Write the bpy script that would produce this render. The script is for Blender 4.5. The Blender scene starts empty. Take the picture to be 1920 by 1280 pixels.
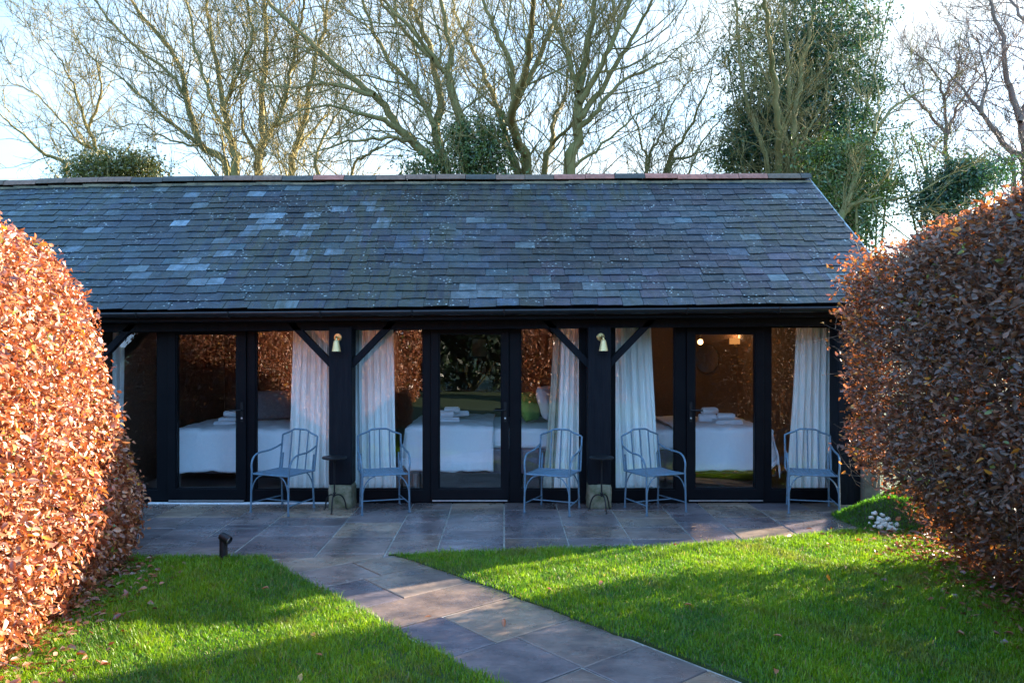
import bpy, bmesh, math, random
import numpy as np
from mathutils import Vector, Matrix
random.seed(7)
RNG = np.random.default_rng(7)
R = math.radians
SC = bpy.context.scene
COL = SC.collection

# ------------------------------------------------------------------ camera, sky, sun, exposure
FPX, CX, CY, EYE = 1450.0, 945.0, 645.0, 1.85      # focal length and principal point in photo pixels, eye height
cam = bpy.data.cameras.new('camera'); camo = bpy.data.objects.new('camera', cam); COL.objects.link(camo)
cam.sensor_width = 36.0; cam.lens = 36.0 * FPX / 1920.0
cam.shift_x = (960 - CX) / 1920.0; cam.shift_y = (CY - 640) / 1920.0
cam.clip_start = 0.05; cam.clip_end = 2000
camo.location = (0, 0, EYE); camo.rotation_euler = (R(90), 0, 0)
SC.camera = camo

SUN_AZ, SUN_EL = 60.5, 18.0                        # degrees from +Y towards +X; elevation
w = bpy.data.worlds.new('World'); SC.world = w; w.use_nodes = True
nt = w.node_tree; nt.nodes.clear()
def N(tree, kind, **kw):
    n = tree.nodes.new(kind)
    for k, v in kw.items(): setattr(n, k, v)
    return n
wo = N(nt, 'ShaderNodeOutputWorld'); bg = N(nt, 'ShaderNodeBackground'); bg.inputs['Strength'].default_value = 0.09
sky = N(nt, 'ShaderNodeTexSky', sky_type='NISHITA'); sky.sun_disc = False
sky.sun_elevation = R(SUN_EL); sky.sun_rotation = R(SUN_AZ); sky.air_density = 1.0; sky.dust_density = 0.6; sky.ozone_density = 2.0
tc = N(nt, 'ShaderNodeTexCoord'); mp = N(nt, 'ShaderNodeMapping'); mp.inputs['Scale'].default_value = (1.2, 1.2, 3.5)
nz = N(nt, 'ShaderNodeTexNoise'); nz.inputs['Scale'].default_value = 2.2; nz.inputs['Detail'].default_value = 6; nz.inputs['Roughness'].default_value = 0.6
rp = N(nt, 'ShaderNodeValToRGB'); rp.color_ramp.elements[0].position = 0.36; rp.color_ramp.elements[1].position = 0.66; rp.color_ramp.elements[0].color = (.42, .42, .42, 1)
dt = N(nt, 'ShaderNodeVectorMath', operation='DOT_PRODUCT')
dt.inputs[1].default_value = (math.sin(R(25)), math.cos(R(25)), 0.0)
mr = N(nt, 'ShaderNodeMapRange'); mr.inputs['From Min'].default_value = 0.25; mr.inputs['From Max'].default_value = 0.75
ml = N(nt, 'ShaderNodeMath', operation='MULTIPLY'); mx = N(nt, 'ShaderNodeMixRGB'); mx.inputs['Color2'].default_value = (2.3, 2.55, 2.65, 1)
L = nt.links.new
L(tc.outputs['Generated'], mp.inputs['Vector']); L(mp.outputs['Vector'], nz.inputs['Vector']); L(nz.outputs['Fac'], rp.inputs['Fac'])
L(tc.outputs['Generated'], dt.inputs[0]); L(dt.outputs['Value'], mr.inputs['Value'])
L(rp.outputs['Color'], ml.inputs[0]); L(mr.outputs['Result'], ml.inputs[1])
L(ml.outputs['Value'], mx.inputs['Fac']); hs = N(nt, 'ShaderNodeHueSaturation'); hs.inputs['Saturation'].default_value = 1.3; L(sky.outputs['Color'], hs.inputs['Color']); L(hs.outputs['Color'], mx.inputs['Color1']); d2 = N(nt, 'ShaderNodeVectorMath', operation='DOT_PRODUCT'); d2.inputs[1].default_value = (-0.25, -0.80, 0.55); L(tc.outputs['Generated'], d2.inputs[0])
m2 = N(nt, 'ShaderNodeMapRange'); m2.inputs['From Min'].default_value = 0.0; m2.inputs['From Max'].default_value = 0.8; m2.inputs['To Max'].default_value = 0.75; L(d2.outputs['Value'], m2.inputs['Value'])
x2 = N(nt, 'ShaderNodeMixRGB'); x2.inputs['Color2'].default_value = (2.3, 4.5, 8.0, 1); L(m2.outputs['Result'], x2.inputs['Fac']); L(mx.outputs['Color'], x2.inputs['Color1'])
L(x2.outputs['Color'], bg.inputs['Color']); L(bg.outputs['Background'], wo.inputs['Surface'])

sd = bpy.data.lights.new('sun', 'SUN'); sd.energy = 5.0; sd.angle = R(0.5); sd.color = (1.0, 0.88, 0.71)
so = bpy.data.objects.new('sun', sd); COL.objects.link(so)
SUNV = Vector((math.sin(R(SUN_AZ)) * math.cos(R(SUN_EL)), math.cos(R(SUN_AZ)) * math.cos(R(SUN_EL)), math.sin(R(SUN_EL))))
so.rotation_euler = SUNV.to_track_quat('Z', 'Y').to_euler(); so.location = (30, 20, 15)
SC.view_settings.view_transform = 'Standard'; SC.view_settings.look = 'None'
SC.view_settings.exposure = 2.8; SC.view_settings.gamma = 1.0
SC.cycles.max_bounces = 8; SC.cycles.transparent_max_bounces = 12; SC.cycles.transmission_bounces = 6

def P(px, py, Y):
    return Vector(((px - CX) / FPX * Y, Y, EYE + (CY - py) / FPX * Y))
def PX(px, Y): return (px - CX) / FPX * Y
def G(px, py):                                    # the ground point (z = 0) seen at a pixel
    Y = EYE * FPX / (py - CY); return ((px - CX) / FPX * Y, Y)

# ------------------------------------------------------------------ materials
def mat(name): 
    m = bpy.data.materials.new(name); m.use_nodes = True
    return m, m.node_tree, m.node_tree.nodes['Principled BSDF']
def pm(name, c, rough=0.6, metal=0.0, c2=None, scale=8.0, bump=0.0, bscale=40.0, spec=0.5, attr=None, rvar=0.0, stretch=(1, 1, 1)):
    m, t, b = mat(name)
    b.inputs['Roughness'].default_value = rough; b.inputs['Metallic'].default_value = metal
    b.inputs['Specular IOR Level'].default_value = spec
    tc = N(t, 'ShaderNodeTexCoord'); mp = N(t, 'ShaderNodeMapping'); mp.inputs['Scale'].default_value = stretch
    t.links.new(tc.outputs['Object'], mp.inputs['Vector'])
    n = N(t, 'ShaderNodeTexNoise'); n.inputs['Scale'].default_value = scale; n.inputs['Detail'].default_value = 8; n.inputs['Roughness'].default_value = 0.65
    t.links.new(mp.outputs['Vector'], n.inputs['Vector'])
    r = N(t, 'ShaderNodeMapRange'); r.inputs['From Min'].default_value = 0.35; r.inputs['From Max'].default_value = 0.68
    t.links.new(n.outputs['Fac'], r.inputs['Value'])
    x = N(t, 'ShaderNodeMixRGB'); x.inputs['Color1'].default_value = (*c, 1); x.inputs['Color2'].default_value = (*(c2 or [v * 0.7 for v in c]), 1)
    t.links.new(r.outputs['Result'], x.inputs['Fac'])
    out = x.outputs['Color']
    if attr:
        a = N(t, 'ShaderNodeAttribute', attribute_name=attr); q = N(t, 'ShaderNodeMixRGB', blend_type='MULTIPLY'); q.inputs['Fac'].default_value = 1
        t.links.new(out, q.inputs['Color1']); t.links.new(a.outputs['Color'], q.inputs['Color2']); out = q.outputs['Color']
    t.links.new(out, b.inputs['Base Color'])
    if rvar:
        rr = N(t, 'ShaderNodeMapRange'); rr.inputs['From Min'].default_value = .3; rr.inputs['From Max'].default_value = .7
        rr.inputs['To Min'].default_value = rough - rvar; rr.inputs['To Max'].default_value = rough + rvar
        t.links.new(n.outputs['Fac'], rr.inputs['Value']); t.links.new(rr.outputs['Result'], b.inputs['Roughness'])
    if bump:
        n2 = N(t, 'ShaderNodeTexNoise'); n2.inputs['Scale'].default_value = bscale; n2.inputs['Detail'].default_value = 6
        t.links.new(mp.outputs['Vector'], n2.inputs['Vector'])
        bp = N(t, 'ShaderNodeBump'); bp.inputs['Strength'].default_value = bump; bp.inputs['Distance'].default_value = 0.01
        t.links.new(n2.outputs['Fac'], bp.inputs['Height']); t.links.new(bp.outputs['Normal'], b.inputs['Normal'])
    return m
def leafmat(name, transl=0.35, gloss=0.06, grough=0.4, boost=(1, 1, 1)):
    m, t, b = mat(name); t.nodes.remove(b)
    out = t.nodes['Material Output']
    a = N(t, 'ShaderNodeAttribute', attribute_name='col')
    d = N(t, 'ShaderNodeBsdfDiffuse'); tr = N(t, 'ShaderNodeBsdfTranslucent'); g = N(t, 'ShaderNodeBsdfGlossy'); g.inputs['Roughness'].default_value = grough
    m1 = N(t, 'ShaderNodeMixShader'); m1.inputs[0].default_value = transl
    m2 = N(t, 'ShaderNodeMixShader'); m2.inputs[0].default_value = gloss
    q = N(t, 'ShaderNodeMixRGB', blend_type='MULTIPLY'); q.inputs['Fac'].default_value = 1; q.inputs['Color2'].default_value = (*boost, 1)
    k = t.links.new
    k(a.outputs['Color'], d.inputs['Color']); k(a.outputs['Color'], q.inputs['Color1']); k(q.outputs['Color'], tr.inputs['Color'])
    k(d.outputs[0], m1.inputs[1]); k(tr.outputs[0], m1.inputs[2]); k(m1.outputs[0], m2.inputs[1]); k(g.outputs[0], m2.inputs[2]); k(m2.outputs[0], out.inputs['Surface'])
    return m
def glassmat(name, ior=1.98):
    m, t, b = mat(name); t.nodes.remove(b); out = t.nodes['Material Output']
    f = N(t, 'ShaderNodeFresnel'); ge = N(t, 'ShaderNodeNewGeometry'); io = N(t, 'ShaderNodeMapRange')     # the same reflectance from both sides of the pane
    io.inputs['To Min'].default_value = ior; io.inputs['To Max'].default_value = 1 / ior; t.links.new(ge.outputs['Backfacing'], io.inputs['Value']); t.links.new(io.outputs['Result'], f.inputs['IOR'])
    tr = N(t, 'ShaderNodeBsdfTransparent'); tr.inputs['Color'].default_value = (.95, .97, .97, 1)
    g = N(t, 'ShaderNodeBsdfGlossy'); g.inputs['Roughness'].default_value = 0.0
    tcn = N(t, 'ShaderNodeTexCoord'); nz = N(t, 'ShaderNodeTexNoise'); nz.inputs['Scale'].default_value = 2.5; nz.inputs['Detail'].default_value = 1
    bp = N(t, 'ShaderNodeBump'); bp.inputs['Strength'].default_value = .02; bp.inputs['Distance'].default_value = .02
    k = t.links.new
    k(tcn.outputs['Object'], nz.inputs['Vector']); k(nz.outputs['Fac'], bp.inputs['Height']); k(bp.outputs['Normal'], g.inputs['Normal'])
    mxs = N(t, 'ShaderNodeMixShader'); k(f.outputs[0], mxs.inputs[0]); k(tr.outputs[0], mxs.inputs[1]); k(g.outputs[0], mxs.inputs[2]); k(mxs.outputs[0], out.inputs['Surface'])
    return m

M = {}
M['slate'] = pm('slate', (1.15, 1.15, 1.15), .36, attr='col', c2=(.42, .46, .46), scale=9, bump=.9, bscale=20, rvar=.2)
M['ridge'] = pm('ridge_clay', (1, 1, 1), .8, attr='col', c2=(.5, .52, .48), scale=14, bump=.5, bscale=40)
M['black_timber'] = pm('black_timber', (.003, .0045, .008), .65, spec=.12, c2=(.008, .0095, .013), scale=6, bump=.5, bscale=18, stretch=(6, 6, .6))
M['black_frame'] = pm('black_frame', (.0025, .003, .005), .5, spec=.10, c2=(.005, .006, .008), scale=3)
M['gutter'] = pm('gutter_plastic', (.007, .008, .010), .35, spec=.3, c2=(.015, .015, .016), scale=10)
M['glass'] = glassmat('window_glass')
M['room_wall'] = pm('room_wall', (.10, .062, .042), .85, c2=(.085, .053, .036), scale=1.5)
M['room_ceiling'] = pm('room_ceiling', (.42, .30, .2), .85, scale=2)
M['room_floor'] = pm('room_floor', (.10, .07, .05), .45, c2=(.06, .04, .03), scale=3, stretch=(1, 8, 1))
M['stone'] = pm('mossy_stone', (.24, .21, .15), .95, c2=(.05, .07, .025), scale=9, bump=1.0, bscale=22)
M['rubble'] = pm('rubble_wall', (.16, .14, .11), .9, c2=(.07, .06, .05), scale=6, bump=.9, bscale=12)
M['chair'] = pm('blue_grey_metal', (.085, .175, .26), .5, c2=(.085, .12, .145), scale=25, metal=.15, bump=.15, bscale=120)
M['iron'] = pm('black_iron', (.006, .007, .009), .5, spec=.25, c2=(.010, .010, .011), scale=30, bump=.2, bscale=90)
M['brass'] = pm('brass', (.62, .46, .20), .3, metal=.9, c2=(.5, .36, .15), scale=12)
M['cream'] = pm('cream_enamel', (.74, .56, .26), .35, metal=.25, c2=(.66, .48, .2), scale=10)
M['linen'] = pm('sky_tinted_linen', (.82, .87, .93), .9, c2=(.78, .83, .9), scale=30, bump=.3, bscale=160)  # white cloth; the blue of the sky light is tinted into its colour
M['curtain'] = pm('pale_curtain', (.88, .90, .88), .9, c2=(.84, .87, .85), scale=6, bump=.2, bscale=200, stretch=(1, 1, .2))
M['lining'] = pm('curtain_lining', (.50, .50, .42), .9, scale=8)
M['bed_base'] = pm('bed_base', (.16, .13, .16), .9, scale=30, bump=.2, bscale=150)
M['wood'] = pm('dark_wood', (.06, .035, .02), .5, scale=6, stretch=(1, 6, 6))
M['green_cloth'] = pm('green_velvet', (.17, .32, .03), .8, c2=(.10, .22, .025), scale=9, bump=.3, bscale=60)
M['grey_cloth'] = pm('grey_cloth', (.18, .20, .23), .9, scale=30, bump=.2, bscale=150)
M['mirror'] = pm('mirror_glass', (.8, .8, .8), .03, metal=1.0, c2=(.78, .78, .78))
M['paper'] = pm('picture_paper', (.6, .57, .5), .7, c2=(.3, .3, .28), scale=9)
M['alu'] = pm('aluminium', (.55, .57, .6), .4, metal=.8, scale=30)
M['white_paint'] = pm('white_paint', (.75, .77, .8), .5, c2=(.6, .62, .65), scale=14)
M['slab'] = pm('sandstone_slab', (1, 1, 1), .36, attr='col', c2=(.48, .5, .55), scale=3.2, bump=.7, bscale=9, rvar=.17, stretch=(1, 1.8, 1))
def slab_detail(m):
    t = m.node_tree; b = t.nodes['Principled BSDF']; k = t.links.new
    src = b.inputs['Base Color'].links[0].from_socket
    tc = N(t, 'ShaderNodeTexCoord')
    def fac(scale, lo, hi, stretch=(1, 1, 1), det=7):
        mp = N(t, 'ShaderNodeMapping'); mp.inputs['Scale'].default_value = stretch; k(tc.outputs['Object'], mp.inputs['Vector'])
        n = N(t, 'ShaderNodeTexNoise'); n.inputs['Scale'].default_value = scale; n.inputs['Detail'].default_value = det; n.inputs['Roughness'].default_value = .7; k(mp.outputs['Vector'], n.inputs['Vector'])
        r = N(t, 'ShaderNodeMapRange'); r.inputs['From Min'].default_value = lo; r.inputs['From Max'].default_value = hi; k(n.outputs['Fac'], r.inputs['Value']); return r.outputs['Result']
    def mixc(src, f, c, a):
        mu = N(t, 'ShaderNodeMath', operation='MULTIPLY'); k(f, mu.inputs[0]); mu.inputs[1].default_value = a
        x = N(t, 'ShaderNodeMixRGB'); k(mu.outputs[0], x.inputs['Fac']); k(src, x.inputs['Color1']); x.inputs['Color2'].default_value = (*c, 1); return x.outputs['Color']
    c = mixc(src, fac(1.1, .45, .62), (.05, .045, .05), .7)
    c = mixc(c, fac(.8, .56, .68, (1, 1, 1)), (.05, .055, .035), .45)
    c = mixc(c, fac(2.2, .60, .72, (.6, 3.0, 1)), (.34, .30, .27), .55)
    c = mixc(c, fac(30, .66, .74), (.3, .28, .26), .6)
    k(c, b.inputs['Base Color'])
    r = N(t, 'ShaderNodeMapRange'); r.inputs['To Min'].default_value = .45; r.inputs['To Max'].default_value = .14; k(fac(1.3, .38, .6), r.inputs['Value']); k(r.outputs['Result'], b.inputs['Roughness'])
slab_detail(M['slab'])
M['mortar'] = pm('mortar', (.34, .31, .27), .85, c2=(.15, .14, .12), scale=9, bump=.3)
M['soil'] = pm('soil', (.035, .05, .014), .95, c2=(.03, .022, .014), scale=5, bump=.6)
M['turf'] = pm('turf', (.02, .045, .007), .95, c2=(.02, .05, .008), scale=1.3, bump=.8, bscale=60)
M['grass'] = leafmat('grass_blade', .5, .02, .4, (1.25, 1.25, .7))
M['beech'] = leafmat('beech_leaf', .30, .07, .4, (1.25, .95, .6))
M['beech_dark'] = leafmat('beech_leaf_russet', .45, .05, .5, (1.9, 1.0, .4))
M['evergreen'] = leafmat('evergreen_leaf', .25, .06, .45, (1.2, 1.3, .6))
M['twig'] = pm('twig_bark', (.10, .065, .045), .85, c2=(.16, .11, .075), scale=20)
M['bark'] = pm('mossy_bark', (.22, .16, .055), .9, c2=(.13, .12, .03), scale=3, bump=.6, bscale=20)
M['bark_red'] = pm('purple_twig_bark', (.15, .095, .08), .9, c2=(.17, .125, .08), scale=3, bump=.4)
M['pebble'] = pm('white_pebble', (.62, .60, .55), .9, c2=(.30, .29, .22), scale=16, bump=.8)
M['mirror_frame'] = M['wood']

# ------------------------------------------------------------------ object helpers
def link(name, data, parent=None):
    o = bpy.data.objects.new(name, data); COL.objects.link(o)
    if parent is not None: o.parent = parent
    return o
def tag(o, label, cat, group=None):
    o['label'] = label; o['category'] = cat
    if group: o['group'] = group
    return o
def thing(name, label, cat, loc=(0, 0, 0), rz=0.0, group=None):
    o = link(name, None); o.location = loc; o.rotation_euler = (0, 0, rz)
    return tag(o, label, cat, group)
def kind(o, k): o['kind'] = k; return o
def copy_tree(o, parent=None):
    c = o.copy(); COL.objects.link(c)
    if parent is not None: c.parent = parent
    for ch in list(o.children): copy_tree(ch, c)
    return c

def npmesh(name, V, F, m, parent=None, col=None, smooth=False):
    """F: list of index arrays (n x k). col: per-vertex rgb."""
    me = bpy.data.meshes.new(name)
    V = np.asarray(V, np.float32)
    loops = np.concatenate([np.asarray(f, np.int32).ravel() for f in F])
    tot = np.concatenate([np.full(len(f), f.shape[1], np.int32) for f in F])
    start = np.concatenate([[0], np.cumsum(tot)[:-1]]).astype(np.int32)
    me.vertices.add(len(V)); me.vertices.foreach_set('co', V.ravel())
    me.loops.add(len(loops)); me.loops.foreach_set('vertex_index', loops)
    me.polygons.add(len(tot)); me.polygons.foreach_set('loop_start', start); me.polygons.foreach_set('loop_total', tot)
    if smooth: me.polygons.foreach_set('use_smooth', np.ones(len(tot), bool))
    if col is not None:
        a = me.color_attributes.new('col', 'FLOAT_COLOR', 'POINT')
        c4 = np.ones((len(V), 4), np.float32); c4[:, :3] = col; a.data.foreach_set('color', c4.ravel())
    me.update(calc_edges=True); me.validate()
    if m is not None: me.materials.append(m)
    return link(name, me, parent)

class MB:
    """collects shapes of ONE part"""
    def __init__(s): s.v = []; s.f = []
    def add(s, vs, fs):
        b = len(s.v); s.v += [tuple(v) for v in vs]; s.f += [tuple(b + i for i in f) for f in fs]; return s
    def box(s, x0, x1, y0, y1, z0, z1):
        return s.add([(x0, y0, z0), (x1, y0, z0), (x1, y1, z0), (x0, y1, z0), (x0, y0, z1), (x1, y0, z1), (x1, y1, z1), (x0, y1, z1)],
                     [(0, 3, 2, 1), (4, 5, 6, 7), (0, 1, 5, 4), (1, 2, 6, 5), (2, 3, 7, 6), (3, 0, 4, 7)])
    def ring(s, x0, x1, z0, z1, a0, a1, b0, b1, y0, y1):     # outer rectangle, inner rectangle (a: x, b: z)
        o = [(x0, z0), (x1, z0), (x1, z1), (x0, z1)]; i = [(a0, b0), (a1, b0), (a1, b1), (a0, b1)]
        vs = [(x, y0, z) for x, z in o] + [(x, y0, z) for x, z in i] + [(x, y1, z) for x, z in o] + [(x, y1, z) for x, z in i]
        fs = []
        for k in range(4):
            n = (k + 1) % 4
            fs += [(k, n, 4 + n, 4 + k), (8 + n, 8 + k, 12 + k, 12 + n), (k, 8 + k, 8 + n, n), (4 + k, 4 + n, 12 + n, 12 + k)]
        return s.add(vs, fs)
    def tube(s, pts, r, n=8, cap=True):
        pts = [Vector(p) for p in pts]; rs = r if isinstance(r, (list, tuple)) else [r] * len(pts)
        up = Vector((0, 0, 1)); vs = []; fs = []; prev = None
        for k, p in enumerate(pts):
            t = (pts[min(k + 1, len(pts) - 1)] - pts[max(k - 1, 0)]).normalized()
            if prev is None:
                a = t.cross(up if abs(t.z) < .95 else Vector((1, 0, 0))).normalized()
            else: a = (prev - t * prev.dot(t)).normalized()
            prev = a; b = t.cross(a)
            for j in range(n):
                q = 2 * math.pi * j / n; vs.append(p + (a * math.cos(q) + b * math.sin(q)) * rs[k])
        for k in range(len(pts) - 1):
            for j in range(n):
                fs.append((k * n + j, k * n + (j + 1) % n, (k + 1) * n + (j + 1) % n, (k + 1) * n + j))
        if cap: fs += [tuple(range(n - 1, -1, -1)), tuple(range((len(pts) - 1) * n, len(pts) * n))]
        return s.add(vs, fs)
    def lathe(s, prof, c, n=24, axis=None):                  # prof: (r, h) along an axis through c
        ax = Vector(axis or (0, 0, 1)).normalized(); a = ax.orthogonal().normalized(); b = ax.cross(a); c = Vector(c); vs = []; fs = []
        for r, h in prof:
            for j in range(n):
                q = 2 * math.pi * j / n; vs.append(c + ax * h + (a * math.cos(q) + b * math.sin(q)) * max(r, 1e-4))
        for k in range(len(prof) - 1):
            for j in range(n): fs.append((k * n + j, k * n + (j + 1) % n, (k + 1) * n + (j + 1) % n, (k + 1) * n + j))
        fs += [tuple(range(n - 1, -1, -1)), tuple(range((len(prof) - 1) * n, len(prof) * n))]
        return s.add(vs, fs)
    def prism(s, poly, d0, d1, axis='x'):                     # polygon in the other two coordinates, extruded along axis
        n = len(poly)
        mk = {'x': lambda p, d: (d, p[0], p[1]), 'y': lambda p, d: (p[0], d, p[1]), 'z': lambda p, d: (p[0], p[1], d)}[axis]
        return s.add([mk(p, d0) for p in poly] + [mk(p, d1) for p in poly],
                     [tuple(range(n)), tuple(range(2 * n - 1, n - 1, -1))] + [(k, n + k, n + (k + 1) % n, (k + 1) % n) for k in range(n)])
    def build(s, name, m, parent=None, bevel=0.0, smooth=False, sub=0, seg=2):
        me = bpy.data.meshes.new(name); me.from_pydata(s.v, [], s.f)
        bm = bmesh.new(); bm.from_mesh(me); bmesh.ops.recalc_face_normals(bm, faces=bm.faces); bm.to_mesh(me); bm.free()
        me.materials.append(m)
        if smooth:
            me.polygons.foreach_set('use_smooth', [True] * len(me.polygons))
            me.set_sharp_from_angle(angle=R(40))
        o = link(name, me, parent)
        if bevel:
            b = o.modifiers.new('bevel', 'BEVEL'); b.width = bevel; b.segments = seg; b.limit_method = 'ANGLE'
        if sub:
            b = o.modifiers.new('subd', 'SUBSURF'); b.levels = sub; b.render_levels = sub
        return o
def arc(pts, n=6):                                           # Catmull-Rom through the points
    P_ = [Vector(p) for p in pts]; P_ = [P_[0] * 2 - P_[1]] + P_ + [P_[-1] * 2 - P_[-2]]; out = []
    for i in range(1, len(P_) - 2):
        for k in range(n):
            t = k / n; a, b, c, d = P_[i - 1:i + 3]
            out.append(.5 * ((2 * b) + (c - a) * t + (2 * a - 5 * b + 4 * c - d) * t * t + (3 * b - a - 3 * c + d) * t ** 3))
    return out + [P_[-2]]
def wob(x, y, z, f=1.0, ph=0.0):
    return (np.sin(x * 3.1 * f + 1.3 + ph) * np.sin(y * 2.7 * f + .4 + ph) + np.sin(z * 3.7 * f + x * 1.9 * f + ph) * .7 + np.sin((x + y - z) * 5.3 * f + 2 + ph) * .5 + np.sin((x - y + z) * 9.1 * f + ph * 2) * .3) / 2.5

# ------------------------------------------------------------------ the ground
g = MB(); g.add([(-400, -400, -.05), (400, -400, -.05), (400, 400, -.05), (-400, 400, -.05)], [(0, 1, 2, 3)])
kind(g.build('ground', M['turf']), 'structure')

PATIO = [(-7.5, 6.72), (-1.02, 6.76), (0.0, 6.92), (1.7, 7.1), (3.0, 7.5), (3.6, 7.72), (3.65, 7.9), (4.0, 8.45), (4.4, 9.0), (-7.5, 9.0)]
PDIR = Vector((.633, -.774)); PNOR = Vector((.774, .633))
def path_pt(t, s): return (-2.05 + PDIR.x * t + PNOR.x * s, 6.70 + PDIR.y * t + PNOR.y * s)
LAWN_L = [(-7.5, 6.70), (-2.1, 6.69), path_pt(.6, -.03), path_pt(2, -.03), path_pt(4.4, -.02), path_pt(7, 0), (-1.0, -9), (-12, -9), (-12, 6.7)]
LAWN_R = [(-1.02, 6.74), (0.0, 6.90), (1.7, 7.08), (3.0, 7.47), (3.62, 7.70), (3.8, 8.0), (4.2, 8.55), (9, 8.6), (12, 6), (12, -9), path_pt(16, 1.03), path_pt(3.4, 1.05), path_pt(1.5, .97), path_pt(.62, .885)]
def ragged(poly, rr=random.Random(2)):
    out = []
    for i in range(len(poly)):
        a, b = Vector(poly[i]), Vector(poly[(i + 1) % len(poly)]); n = int((b - a).length / .14) if (b - a).length < 4.2 else 1
        for k in range(max(n, 1)):
            p = a + (b - a) * k / max(n, 1); out.append((p.x + (rr.gauss(0, .013) if n > 1 else 0), p.y + (rr.gauss(0, .013) if n > 1 else 0)))
    return out
LAWN_L, LAWN_R = ragged(LAWN_L), ragged(LAWN_R)
def inpoly(x, y, poly):
    x = np.asarray(x); y = np.asarray(y); c = np.zeros(x.shape, bool); n = len(poly)
    for i in range(n):
        x0, y0 = poly[i]; x1, y1 = poly[i - 1]
        if y0 == y1: continue
        c ^= ((y0 > y) != (y1 > y)) & (x < (x1 - x0) * (y - y0) / (y1 - y0) + x0)
    return c
def clip_poly(poly, clip):
    """Sutherland-Hodgman against a convex clip polygon (counter-clockwise)"""
    out = poly
    for i in range(len(clip)):
        a, b = clip[i], clip[(i + 1) % len(clip)]; src, out = out, []
        side = lambda p: (b[0] - a[0]) * (p[1] - a[1]) - (b[1] - a[1]) * (p[0] - a[0])
        for k in range(len(src)):
            p, q = src[k - 1], src[k]; sp, sq = side(p), side(q)
            if (sp >= 0) != (sq >= 0):
                t = sp / (sp - sq); out.append((p[0] + (q[0] - p[0]) * t, p[1] + (q[1] - p[1]) * t))
            if sq >= 0: out.append(q)
        if not out: return []
    return out
SLABC = [(.26, .185, .15), (.20, .155, .15), (.29, .20, .15), (.17, .135, .14), (.23, .175, .16), (.33, .23, .16), (.21, .155, .145)]
def slab_mesh(name, slabs, label_kind='structure', base=None):
    V, F, C = [], [], []
    rr = random.Random(hash(name) % 1000 if False else len(slabs))
    for poly in slabs:
        if len(poly) < 3: continue
        cx = sum(p[0] for p in poly) / len(poly); cy = sum(p[1] for p in poly) / len(poly)
        ar = abs(sum(poly[i - 1][0] * poly[i][1] - poly[i][0] * poly[i - 1][1] for i in range(len(poly)))) / 2
        if ar < .006: continue
        tx, ty, h = rr.uniform(-.003, .003), rr.uniform(-.003, .003), rr.uniform(-.001, .003)
        c = rr.choice(SLABC); f = rr.uniform(.62, .92); c = tuple(v * f for v in c)
        b = len(V); n = len(poly)
        for p in poly: V.append((p[0], p[1], -.03))
        for p in poly: V.append((p[0], p[1], -.004 + h + tx * (p[0] - cx) + ty * (p[1] - cy)))
        for p in poly:
            q = (p[0] + (cx - p[0]) * .02, p[1] + (cy - p[1]) * .02); V.append((q[0], q[1], h + tx * (p[0] - cx) + ty * (p[1] - cy)))
        for k in range(n):
            m_ = (k + 1) % n
            F.append((b + k, b + m_, b + n + m_, b + n + k)); F.append((b + n + k, b + n + m_, b + 2 * n + m_, b + 2 * n + k))
        F.append(tuple(range(b + 2 * n, b + 3 * n))); C += [c] * (3 * n)
    me = bpy.data.meshes.new(name); me.from_pydata(V, [], F)
    bm = bmesh.new(); bm.from_mesh(me); bmesh.ops.recalc_face_normals(bm, faces=bm.faces); bm.to_mesh(me); bm.free()
    a = me.color_attributes.new('col', 'FLOAT_COLOR', 'POINT'); a.data.foreach_set('color', np.array([(*c, 1) for c in C], np.float32).ravel())
    me.materials.append(M['slab']); o = link(name, me); o['kind'] = label_kind
    return o
# patio: rows of slabs that run to the building, joints staggered
cl = lambda p: clip_poly(p, PATIO_CONVEX)
def patio_slabs():
    out = []; rr = random.Random(4); x = -7.5
    cols = []
    while x < 4.6:
        wd = rr.choice([.45, .6, .6, .75]); cols.append((x, min(x + wd, 4.7))); x += wd
    for x0, x1 in cols:
        y = 9.06 - rr.choice([0.0, .1, .25, .3])
        y1 = 9.03
        while y1 > 6.4:
            d = rr.choice([.4, .5, .6, .75]); y0 = y1 - d; j = .006
            poly = [(x0 + j, y0 + j), (x1 - j, y0 + j), (x1 - j, y1 - j), (x0 + j, y1 - j)]
            out.append((poly)); y1 = y0
    res = []
    # the outline is slightly concave: clip slab by slab against the two convex halves' shared outline
    A = [(-7.5, 6.72), (-1.02, 6.76), (-1.02, 9.04), (-7.5, 9.04)]
    B = [(-1.02, 6.76), (0.0, 6.92), (0.0, 9.04), (-1.02, 9.04)]
    Cc = [(0.0, 6.92), (1.7, 7.1), (1.7, 9.04), (0.0, 9.04)]
    D = [(1.7, 7.1), (3.0, 7.5), (3.62, 7.72), (4.4, 9.04), (1.7, 9.04)]
    # cut columns at the borders so that no seam shows: use one joined clip (convex hull below is close enough per column)
    for p in out:
        cx = (p[0][0] + p[1][0]) / 2
        low = np.interp([p[0][0], p[1][0]], [-7.5, -1.02, 0, 1.7, 3.0, 3.62, 4.4], [6.72, 6.76, 6.92, 7.1, 7.5, 7.72, 9.0])
        low = low - .06; clipq = [(p[0][0] - .001, low[0]), (p[1][0] + .001, low[1]), (p[1][0] + .001, 9.04), (p[0][0] - .001, 9.04)]
        q = clip_poly(p, clipq)
        if q: res.append(q)
    return res
slab_mesh('patio', patio_slabs())
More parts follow.
